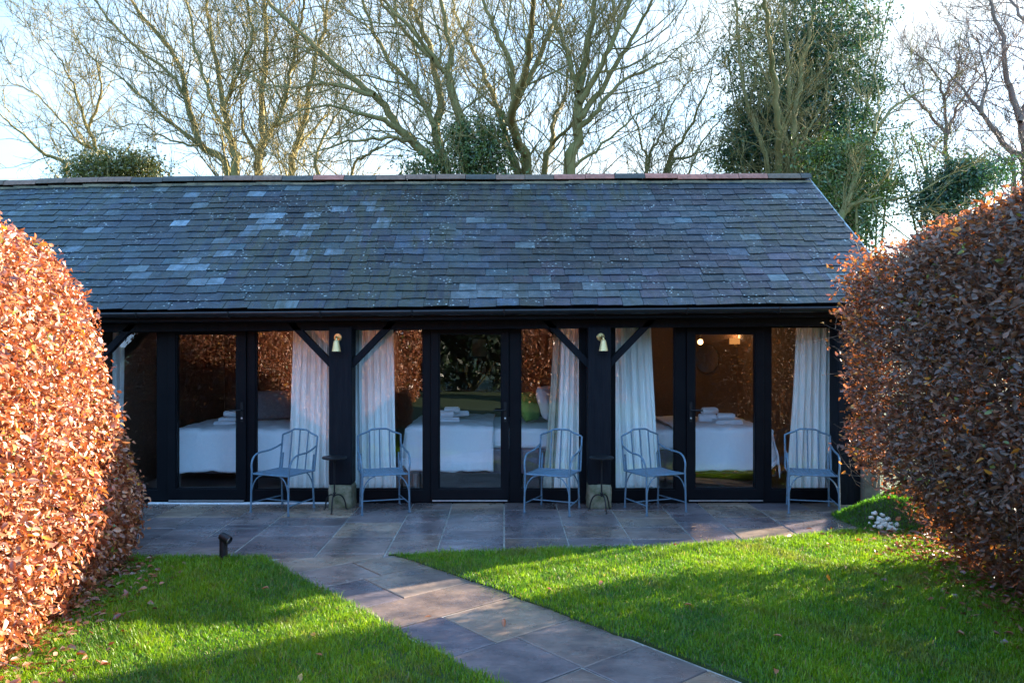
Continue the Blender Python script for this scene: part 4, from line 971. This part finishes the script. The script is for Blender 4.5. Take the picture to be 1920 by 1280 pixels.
# ------------------------------------------------------------------ grassy bank with white stones at the barn corner
def bank():
    n = 26; V = []; c = Vector((4.32, 8.02)); 
    for j in range(n + 1):
        for i in range(n + 1):
            a, b = i / n * 2 - 1, j / n * 2 - 1; x = c.x + a * .85; y = c.y + b * .62
            h = .34 * max(0, 1 - a * a) ** 1.2 * max(0, 1 - b * b) ** 1.2 * (1 + .3 * math.sin(7 * a + 5 * b))
            V.append((x, y, h - .03))
    idx = np.arange(n)[:, None] * (n + 1) + np.arange(n)[None]; F = np.stack([idx, idx + 1, idx + n + 2, idx + n + 1], -1).reshape(-1, 4)
    o = npmesh('bank', np.array(V), [F], M['soil'], smooth=True); kind(o, 'structure')
    m = 24000; a = RNG.uniform(-1, 1, m); b = RNG.uniform(-1, 1, m)
    h = .34 * np.maximum(0, 1 - a * a) ** 1.2 * np.maximum(0, 1 - b * b) ** 1.2 * (1 + .3 * np.sin(7 * a + 5 * b)); k = h > .03
    p = np.stack([c.x + a * .85, c.y + b * .62, h - .035], 1)[k]; m = len(p)
    ax = unit(np.array([0, 0, 1.0]) + RNG.normal(0, .55, (m, 3))); cc = np.array([.07, .19, .015]) * RNG.uniform(.5, 1.4, m)[:, None]
    Vv, Ff, Cc = leaves(p, ax, RNG.normal(0, 1, (m, 3)), RNG.uniform(.025, .06, m), cc, LEAF4, width=.2); kind(npmesh('grass', Vv, Ff, M['grass'], col=Cc), 'stuff')
    return c
bc = bank()
rr = random.Random(9)
SP = [(1640, 962, .035), (1652, 975, .045), (1660, 984, .05), (1672, 991, .05), (1650, 988, .04), (1681, 984, .04), (1664, 973, .035), (1645, 980, .03), (1658, 952, .02), (1678, 947, .018), (1699, 962, .018), (1690, 970, .02), (1668, 996, .035), (1655, 965, .03), (1634, 970, .03), (1648, 970, .024), (1670, 981, .026), (1640, 986, .02), (1676, 974, .016), (1690, 955, .013), (1710, 955, .013), (1686, 992, .022), (1662, 960, .018), (1630, 980, .018)]
for (px, py, r) in SP:
    Y = 7.50 + (1000 - py) / 40 * .30; c = P(px, py, Y); r *= .8
    bm = bmesh.new(); bmesh.ops.create_icosphere(bm, subdivisions=2, radius=1)
    for v in bm.verts:
        k = 1 + .22 * math.sin(v.co.x * 3 + px) * math.cos(v.co.y * 4 + py) + .15 * math.sin(v.co.z * 6 + px * 2 + v.co.x * 5); v.co = Vector((v.co.x * r * k * 1.2, v.co.y * r * k, v.co.z * r * .75 * k))
    me = bpy.data.meshes.new('white_stone'); bm.to_mesh(me); bm.free(); me.materials.append(M['pebble'])
    me.polygons.foreach_set('use_smooth', [True] * len(me.polygons))
    o = link('white_stone', me); o.location = c; o.rotation_euler = (rr.uniform(-.4, .4), rr.uniform(-.4, .4), rr.uniform(0, 6))
    tag(o, 'rounded white stone in the small heap on the grassy bank at the barn corner', 'stone', 'white stones on the bank')
# ------------------------------------------------------------------ fallen leaves on lawn and paving
FL = [(1025, 1114, 'red'), (1661, 1143, 'red'), (505, 1115, 'rust'), (288, 1087, 'rust'), (205, 1097, 'rust'), (108, 1230, 'rust'), (60, 1225, 'rust'), (590, 1207, 'gold'), (566, 1278, 'gold'), (592, 1240, 'rust'),
      (1266, 1028, 'red'), (1467, 1208, 'rust'), (1810, 1180, 'rust'), (1455, 1270, 'rust'), (1128, 1100, 'rust'), (810, 1168, 'rust'), (1915, 1190, 'rust'), (1283, 1146, 'rust'), (945, 1172, 'rust'), (1555, 1100, 'gold')]
for px, py, k in FL:
    x, y = G(px, py); p = np.array([[x, y, .05 if not inpoly([x], [y], PATIO)[0] else .01]])
    c = {'red': (.20, .025, .03), 'rust': (.36, .13, .05), 'gold': (.55, .28, .04)}[k]
    V, F, C = leaves(p - np.array([[x, y, 0]]), RNG.normal(0, 1, (1, 3)) * np.array([[1, 1, .2]]), np.array([[0, 0, 1.0]]) + RNG.normal(0, .25, (1, 3)), np.array([.058]), np.array([c]), LEAF8)
    o = npmesh('fallen_leaf', V, F, M['beech'], col=C); o.location = (x, y, 0)
    tag(o, {'red': 'dark red fallen leaf lying on the lit lawn', 'rust': 'rust brown fallen leaf lying in the grass', 'gold': 'golden yellow fallen leaf lying on the lawn'}[k], 'leaf', {'red': 'dark red fallen leaves', 'rust': 'rust brown fallen leaves', 'gold': 'golden fallen leaves'}[k])

# ------------------------------------------------------------------ trees
def nrm(v): return v / max(np.linalg.norm(v), 1e-6)
def walk(p, d, ln, n, r0, r1, up=.1, jit=.16, rng=RNG):
    pts = [p]; d = nrm(d)
    for k in range(n - 1):
        d = nrm(d + np.array([0, 0, up]) + rng.normal(0, jit, 3)); pts.append(pts[-1] + d * ln / (n - 1))
    return np.array(pts), np.linspace(r0, r1, n)
def smooth_path(pts, n):
    return np.array([list(p) for p in arc([tuple(p) for p in pts], n)])
def bare_tree(name, label, stems, Y, m, dens=1.0, spread=.75, up=.10, seed=0, lw=1.0, group='bare winter trees behind the barn', grow=2.6, side=0.0, twl=1.0, zlow=3.6):
    """stems: pixel polylines with a base radius; each is carried on upwards past the frame and clothed in branches"""
    rng = np.random.default_rng(seed + 100)
    b0 = P(stems[0][0][0][0], 330, Y); t = thing(name, label, 'tree', (b0.x, Y, -.05), group=group); off = np.array([b0.x, Y, -.05])
    big, fine = [], []
    for si, (pl, r0) in enumerate(stems):
        dy = rng.normal(0, .25); pts = []; root = si == 0 or pl[0][1] >= 325
        if root: q = P(pl[0][0], 330, Y); bx = b0.x + (q.x - b0.x) * .6; pts += [(bx, Y + rng.normal(0, .15), -.1), (q.x * .85 + bx * .15, Y, 2.2)]
        for k, (px, py) in enumerate(pl): q = P(px, py, Y + dy * k); pts.append((q.x, q.y, q.z))
        pts = [np.array(p) for p in pts]
        if pl[-1][1] < 30 and grow:
            d = nrm(pts[-1] - pts[-2]); 
            for k in range(3): d = nrm(d + rng.normal(0, .15, 3) + np.array([0, 0, .1])); pts.append(pts[-1] + d * grow / 3)
        S = smooth_path(pts, 5); S += rng.normal(0, .018, S.shape); n = len(S)
        cut = int(n * .3) if root else 0
        rad = .70 * r0 * np.linspace(1.2 if root else .95, .0, n) ** 1.25 + .007; big.append((S, rad))
        seg = np.linalg.norm(np.diff(S, axis=0), axis=1); cum = np.concatenate([[0], np.cumsum(seg)]); tot = cum[-1]
        s = 0.0; ph = rng.uniform(0, 6)
        while s < tot:
            s += rng.uniform(.10, .26) / dens
            if s >= tot * .995: break
            k = min(np.searchsorted(cum, s), n - 1); p = S[k - 1] + (S[k] - S[k - 1]) * ((s - cum[k - 1]) / max(seg[k - 1], 1e-6))
            if p[2] < zlow: continue
            tan = nrm(S[k] - S[k - 1]); ph += 2.4 + rng.normal(0, .4)
            a = nrm(np.cross(tan, [0, 1, .1])); b = np.cross(tan, a); rr_ = math.cos(ph) * a + math.sin(ph) * b * .8
            fr = s / tot
            ln = (rng.uniform(.9, 2.6) * (1.15 - .6 * fr)) * lw
            d = nrm(tan * (1 - spread * .55) + rr_ * spread + np.array([side, 0, up]))
            rb_ = max(.006, min(rad[k] * .5, .005 + .0065 * ln)); A, ra = walk(p, d, ln, 7, rb_, .004, up, .17, rng); (big if rb_ > .02 else fine).append((A, ra))
            for _ in range(int(rng.integers(5, 10) * (.6 + .4 * dens) * max(ln / 1.6, .6))):
                j = rng.uniform(.15, 1) * 5.99; ji = int(j); pp = A[ji] + (A[ji + 1] - A[ji]) * (j - ji); td = nrm(A[ji + 1] - A[ji]); l2 = rng.uniform(.35, 1.0) * (1.1 - j / 9) * lw * twl
                d2 = nrm(td * .8 + nrm(rng.normal(0, 1, 3)) * .75 + np.array([side * .5, 0, up])); B, rb2 = walk(pp, d2, l2, 5, .006, .0034, up * 1.3, .2, rng); fine.append((B, rb2))
                for _ in range(int(rng.integers(3, 6))):
                    j2 = rng.uniform(.2, 1) * 3.99; jj = int(j2); p3 = B[jj] + (B[jj + 1] - B[jj]) * (j2 - jj); d3 = nrm(nrm(B[jj + 1] - B[jj]) * .8 + nrm(rng.normal(0, 1, 3)) * .7 + np.array([0, 0, up]))
                    C_, rc = walk(p3, d3, rng.uniform(.15, .5) * lw * twl, 3, .0044, .003, up, .2, rng); fine.append((C_, rc))
    V, F = tubes(big, 7); npmesh('trunk', V - off, F, m, t, smooth=True)
    V, F = tubes(fine, 3); npmesh('crown', V - off, F, m, t)
    return t
def foliage(t, name, blobs, n, size, cols, tmpl=LEAF4, width=.6, seed=0, m=None):
    """leaf clumps inside ellipsoids: (centre, radii, weight)"""
    rng = np.random.default_rng(seed); off = np.array(t.location); wt = np.array([b[2] for b in blobs], float); wt /= wt.sum()
    ps = []
    for (c, r, w_), k in zip(blobs, wt):
        nn = int(n * k); ncl = max(6, nn // 38)
        d = unit(rng.normal(0, 1, (ncl, 3))) * (rng.random(ncl) ** (1 / 2.2))[:, None] * np.array(r); cc = np.array(c) + d
        sp = rng.uniform(.07, .24, ncl)[:, None]; ids = rng.integers(0, ncl, nn)
        ps.append(cc[ids] + rng.normal(0, 1, (nn, 3)) * sp[ids] * np.array([1.2, 1.0, .7]))
    p = np.concatenate(ps); n = len(p)
    c = np.array(cols)[rng.integers(0, len(cols), n)] * rng.uniform(.6, 1.35, n)[:, None]
    V, F, C = leaves(p, unit(rng.normal(0, 1, (n, 3)) + np.array([0, 0, -.3])), unit(rng.normal(0, 1, (n, 3)) + np.array([0, -.3, .6])), rng.uniform(size[0], size[1], n), c, tmpl, width)
    return npmesh(name, V - off, F, m or M['evergreen'], t, C)
B = lambda px, py, Y, rx, rz, ry=None, w_=1.0: (tuple(P(px, py, Y)), (rx, ry or rx, rz), w_)

bare_tree('bare_tree', 'slender bare tree leaning over the olive green bush', [([(210, 332), (178, 275), (152, 205), (125, 130), (70, 60)], .10), ([(128, 332), (85, 290), (40, 250), (0, 212), (-60, 165)], .075), ([(205, 330), (140, 255), (70, 180), (10, 150)], .05), ([(165, 240), (190, 160), (160, 90), (80, 30)], .04)], 16.5, M['bark'], seed=1, side=-.15, lw=.95, dens=1.1)
bare_tree('bare_tree', 'bare tree bending away from its upright neighbours past the olive bush', [([(430, 332), (375, 268), (352, 190), (330, 110), (260, 20)], .11), ([(372, 270), (300, 215), (230, 150), (160, 100)], .06), ([(360, 225), (330, 150), (260, 90), (190, 20)], .05), ([(380, 275), (320, 262), (260, 235), (190, 240)], .03)], 15.5, M['bark'], seed=2, side=-.15, dens=1.05)
bare_tree('bare_tree', 'upright bare tree with a pale trunk, first of the upright trunks', [([(444, 332), (438, 280), (422, 225), (412, 150), (395, 60), (385, -10)], .12), ([(420, 215), (440, 150), (470, 80), (465, 10)], .05), ([(436, 262), (400, 200), (370, 100), (350, 0)], .05)], 15.0, M['bark'], seed=3)
bare_tree('bare_tree', 'thick upright bare trunk forking low above the ridge', [([(486, 332), (492, 275), (490, 190), (500, 90), (495, 0)], .13), ([(492, 270), (525, 215), (545, 140), (560, 60), (570, 0)], .07), ([(488, 300), (455, 240), (450, 150), (430, 40)], .06)], 15.8, M['bark'], seed=4, side=.05)
bare_tree('bare_tree', 'thin bare tree rising between the forked trunk and red ridge tiles', [([(545, 332), (552, 285), (570, 225), (585, 140), (610, 40), (615, 0)], .10), ([(552, 285), (600, 230), (640, 185)], .05)], 16.2, M['bark'], seed=5)
bare_tree('bare_tree', 'slim bare sapling directly above the red ridge tiles', [([(594, 332), (598, 282), (620, 230), (655, 170), (660, 80)], .055), ([(660, 332), (690, 290), (740, 262), (800, 250)], .045)], 14.2, M['bark'], seed=6, dens=.9)
bare_tree('bare_tree', 'big mossy many stemmed tree sweeping a long limb sideways, with ivy about its foot',
          [([(838, 332), (800, 290), (752, 245), (712, 190), (640, 130), (560, 60), (500, 0)], .14), ([(740, 238), (680, 215), (600, 200), (520, 230)], .07), ([(700, 178), (620, 160), (540, 165), (460, 150)], .06),
           ([(832, 305), (818, 250), (826, 190), (812, 115), (790, 50), (765, -10)], .14), ([(878, 332), (874, 265), (850, 180), (838, 130), (848, 95), (825, 0)], .15), ([(815, 240), (780, 170), (720, 100), (680, 0)], .07), ([(770, 262), (700, 258), (620, 275), (560, 300)], .05), ([(835, 140), (800, 90), (740, 20), (700, -20)], .06), ([(812, 112), (760, 60), (720, 10)], .05)], 13.6, M['bark'], seed=7, dens=.9, side=-.06)
bare_tree('bare_tree', 'tall bare tree with two crossing stems in the middle of the row', [([(970, 332), (948, 270), (935, 210), (905, 130), (870, 60), (850, 10)], .11), ([(990, 332), (968, 260), (960, 205), (985, 140), (995, 60), (1000, -10)], .14), ([(962, 205), (960, 130), (930, 60), (905, 0)], .08), ([(972, 190), (1010, 110), (1040, 40), (1060, -10)], .08), ([(966, 250), (925, 195), (880, 150), (850, 75)], .05)], 14.2, M['bark'], seed=8, dens=.9)
bare_tree('bare_tree', 'short bare stump-like tree with thin upright shoots', [([(1020, 332), (1034, 265), (1038, 225), (1060, 180), (1070, 100), (1080, 30)], .10), ([(1034, 268), (1070, 235), (1085, 170), (1075, 90)], .05)], 15.0, M['bark'], seed=9)
bare_tree('bare_tree', 'stout bare trunk spreading a fan of long limbs towards the evergreen', [([(1066, 332), (1080, 265), (1085, 190), (1092, 130), (1110, 50), (1120, -20)], .16), ([(1082, 250), (1120, 205), (1170, 150), (1240, 115), (1310, 60)], .08), ([(1085, 225), (1125, 170), (1175, 90), (1215, 20)], .08), ([(1085, 190), (1130, 120), (1160, 50), (1185, -10)], .08), ([(1084, 170), (1065, 100), (1040, 40), (1020, -10)], .07), ([(1070, 320), (1130, 270), (1200, 210), (1230, 195)], .04)], 13.8, M['bark'], seed=10, dens=.85)
bare_tree('bare_tree', 'low fan of thin bare shoots beyond the ridge, before the evergreen', [([(1212, 332), (1205, 270), (1180, 200), (1170, 130)], .05), ([(1212, 332), (1235, 260), (1270, 180), (1330, 110)], .05), ([(1245, 332), (1285, 255), (1320, 180), (1345, 100)], .08), ([(1250, 332), (1300, 290), (1345, 230), (1400, 170)], .06), ([(1290, 330), (1350, 270), (1400, 260)], .04)], 15.4, M['bark'], seed=11, dens=1.0, lw=.8)
bare_tree('bare_tree', 'thin coppiced tree added out of view past the barn end to stripe the lawn with shade', [([(2215, 560), (2230, 400), (2240, 200), (2250, 0)], .05), ([(2235, 560), (2290, 430), (2340, 260), (2380, 60)], .05), ([(2205, 560), (2150, 420), (2120, 250), (2060, 60)], .05)], 12.6, M['bark'], seed=16, dens=.16, zlow=2.0, lw=.8)  # unseen tree, added to throw striped shadows across the lawn
# ivy at the foot of the big tree, bushes above the ridge
def bush(name, label, blobs, n, size, cols, base, seed, cat='bush', stems=3):
    t = thing(name, label, cat, (base[0], base[1], -.05)); foliage(t, 'foliage', blobs, n, size, cols, seed=seed)
    off = np.array(t.location); polys = []
    rng = np.random.default_rng(seed)
    for c, r, w_ in blobs:
        for k in range(stems):
            e = np.array(c) + rng.normal(0, .4, 3) * np.array(r); s = np.array([base[0] + rng.normal(0, .1), base[1], -.1]); mid = (s + e) / 2 + rng.normal(0, .15, 3); S = smooth_path([s, mid, e], 5); polys.append((S, np.linspace(.05, .01, len(S))))
    V, F = tubes(polys, 6); npmesh('trunk', V - off, F, M['bark'], t)
    return t
OLIVE = [(.13, .13, .028), (.10, .115, .025), (.16, .14, .04), (.07, .085, .02)]
DARK = [(.028, .075, .030), (.040, .095, .034), (.02, .055, .028), (.055, .11, .035), (.03, .075, .045)]
LIGHT = [(.085, .14, .025), (.11, .16, .03), (.065, .11, .025), (.05, .09, .025)]
IVY = [(.09, .14, .03), (.06, .10, .028), (.13, .16, .03), (.04, .075, .025)]
bush('evergreen_bush', 'olive green evergreen bush showing over the ridge under the slender leaning tree', [B(215, 318, 15.5, .75, .42), B(262, 320, 15.5, .42, .32, None, .5), B(165, 325, 15.5, .4, .25, None, .4)], 9000, (.05, .09), OLIVE, (PX(215, 15.5), 15.5), 31)
bush('ivy_bush', 'dark leafy ivy climbing about the foot of the big mossy tree', [B(895, 300, 13.4, .5, .42), B(800, 315, 13.4, .42, .2, None, .45), B(915, 250, 13.4, .26, .32, None, .45), B(860, 265, 13.4, .22, .4, None, .4), B(925, 322, 13.4, .3, .16, None, .25)], 8000, (.05, .085), IVY, (PX(870, 13.4), 13.4), 32, 'ivy')
# the tall evergreen with bare stems before it
ev = bush('holly_tree', 'tall dark evergreen tree standing beyond the barn end', [B(1500, 60, 17, 1.45, 1.3), B(1590, 40, 17.2, .9, 1.0, None, .38), B(1560, 150, 17, 1.1, .95, None, .6), B(1430, 235, 16.8, .75, .75, None, .75), B(1480, 190, 17, 1.0, 1.1, None, .8), B(1400, 290, 16.6, .75, .5, None, .6), B(1560, 260, 17, 1.0, .9, None, .9), B(1620, 170, 17.4, .5, .5, None, .12), B(1530, -60, 17.2, 1.2, 1.0, None, .5), B(1590, 360, 16.4, .9, .8, None, .8), B(1520, 320, 16.6, 1.1, .6, None, .9), B(1390, 120, 17, .5, .9, None, .14)], 68000, (.055, .105), DARK, (PX(1490, 17), 17.0), 33, 'tree', stems=4)
bare_tree('bare_tree', 'cluster of pale upright poles in front of the tall evergreen', [([(1462, 332), (1460, 250), (1452, 150), (1440, 60), (1430, -20)], .11), ([(1440, 332), (1425, 260), (1400, 190), (1385, 90), (1380, 0)], .07), ([(1488, 332), (1490, 240), (1500, 150), (1520, 50), (1530, -20)], .10), ([(1462, 260), (1480, 190), (1475, 90), (1470, 0)], .07), ([(1478, 332), (1470, 240), (1440, 150), (1400, 100), (1350, 70)], .06), ([(1500, 332), (1490, 300), (1540, 200), (1600, 120), (1650, 60)], .05)], 15.2, M['bark'], seed=12, dens=.8, lw=.85)
bush('evergreen_tree', 'light green leafy tree lit from behind, rising at the slate roof verge', [B(1580, 300, 14.2, .55, .65), B(1620, 330, 14.2, .6, .45, None, .7), B(1560, 380, 14.0, .55, .5, None, .7), B(1600, 420, 13.8, .5, .45, None, .6), B(1660, 350, 14.3, .45, .28, None, .25), B(1580, 470, 13.4, .45, .3, None, .5), B(1530, 290, 14.4, .3, .3, None, .25)], 13000, (.05, .09), LIGHT, (PX(1600, 14), 14.0), 34, 'tree', stems=3)
bare_tree('bare_tree', 'crooked mossy bare tree reaching up beside the roof verge', [([(1570, 440), (1600, 350), (1640, 245), (1690, 190), (1745, 165), (1780, 120)], .085), ([(1575, 420), (1620, 378), (1690, 372), (1750, 345), (1830, 310)], .06), ([(1640, 245), (1650, 180), (1640, 140)], .04), ([(1610, 380), (1680, 430), (1740, 470)], .035)], 13.2, M['bark'], seed=13, dens=.75, lw=.8, grow=0)
bare_tree('bare_tree', 'finely twigged purplish bare tree above the dark hedge', [([(1775, 332), (1772, 270), (1770, 180), (1740, 120), (1700, 90)], .10), ([(1772, 250), (1730, 200), (1690, 160), (1680, 110)], .05), ([(1770, 185), (1800, 120), (1790, 70)], .05), ([(1772, 260), (1800, 190), (1850, 130), (1860, 80)], .05)], 17.5, M['bark_red'], seed=14, dens=1.35, lw=.75, spread=.95, grow=0, twl=.9)
bare_tree('bare_tree', 'spreading bare tree at the photo edge with arching limbs', [([(1925, 332), (1880, 270), (1830, 200), (1790, 150), (1740, 110)], .13), ([(1900, 332), (1885, 300), (1830, 320), (1780, 300), (1720, 250)], .06), ([(1925, 332), (1915, 240), (1890, 150), (1880, 70), (1860, 10)], .11), ([(1840, 215), (1850, 140), (1830, 70)], .05), ([(1915, 230), (1940, 130), (1920, 40), (1890, -10)], .07)], 15.5, M['bark_red'], seed=15, dens=1.2, lw=.85, spread=.9, twl=.9)
bush('yew_bush', 'dark green yew showing above the top of the dark hedge', [B(1790, 345, 14, .5, .42), B(1760, 385, 14, .45, .4), B(1830, 330, 14, .4, .2, None, .4)], 9000, (.05, .09), DARK, (PX(1790, 14), 14.0), 35)
bush('evergreen_bush', 'pale green feathery shrub above the dark yew', [B(1850, 318, 15, .6, .22), B(1740, 280, 15.2, .5, .35, None, .25), B(1700, 260, 15.4, .35, .3, None, .15)], 3000, (.05, .08), LIGHT, (PX(1850, 15), 15.0), 36)
# dark trees behind the camera, which the glass mirrors
for i, (x, y, h, lb) in enumerate([(-1.2, -13, 7, 'broad dark tree mirrored in the middle door glass'), (6.8, -13.5, 8, 'tall dark tree mirrored in the glass near the barn end'), (-9.5, -14, 8, 'dark tree mirrored in the glass beside the sunlit hedge'), (2.6, -14.5, 7.5, 'far dark tree mirrored between the posts'), (-5.2, -14.5, 7, 'dark tree mirrored just past the first post'), (11.5, -14, 8, 'dark tree far along the belt mirrored by the barn end glass')]):
    bush('garden_tree', lb, [((x, y, h * .5), (2.5, 1.6, h * .48), 1), ((x - 1.6, y, h * .25), (1.9, 1.3, h * .27), .7), ((x + 1.7, y, h * .25), (1.9, 1.3, h * .27), .7)], 9000, (.22, .36), [tuple(v * .35 for v in c) for c in DARK], (x, y), 50 + i, 'tree')
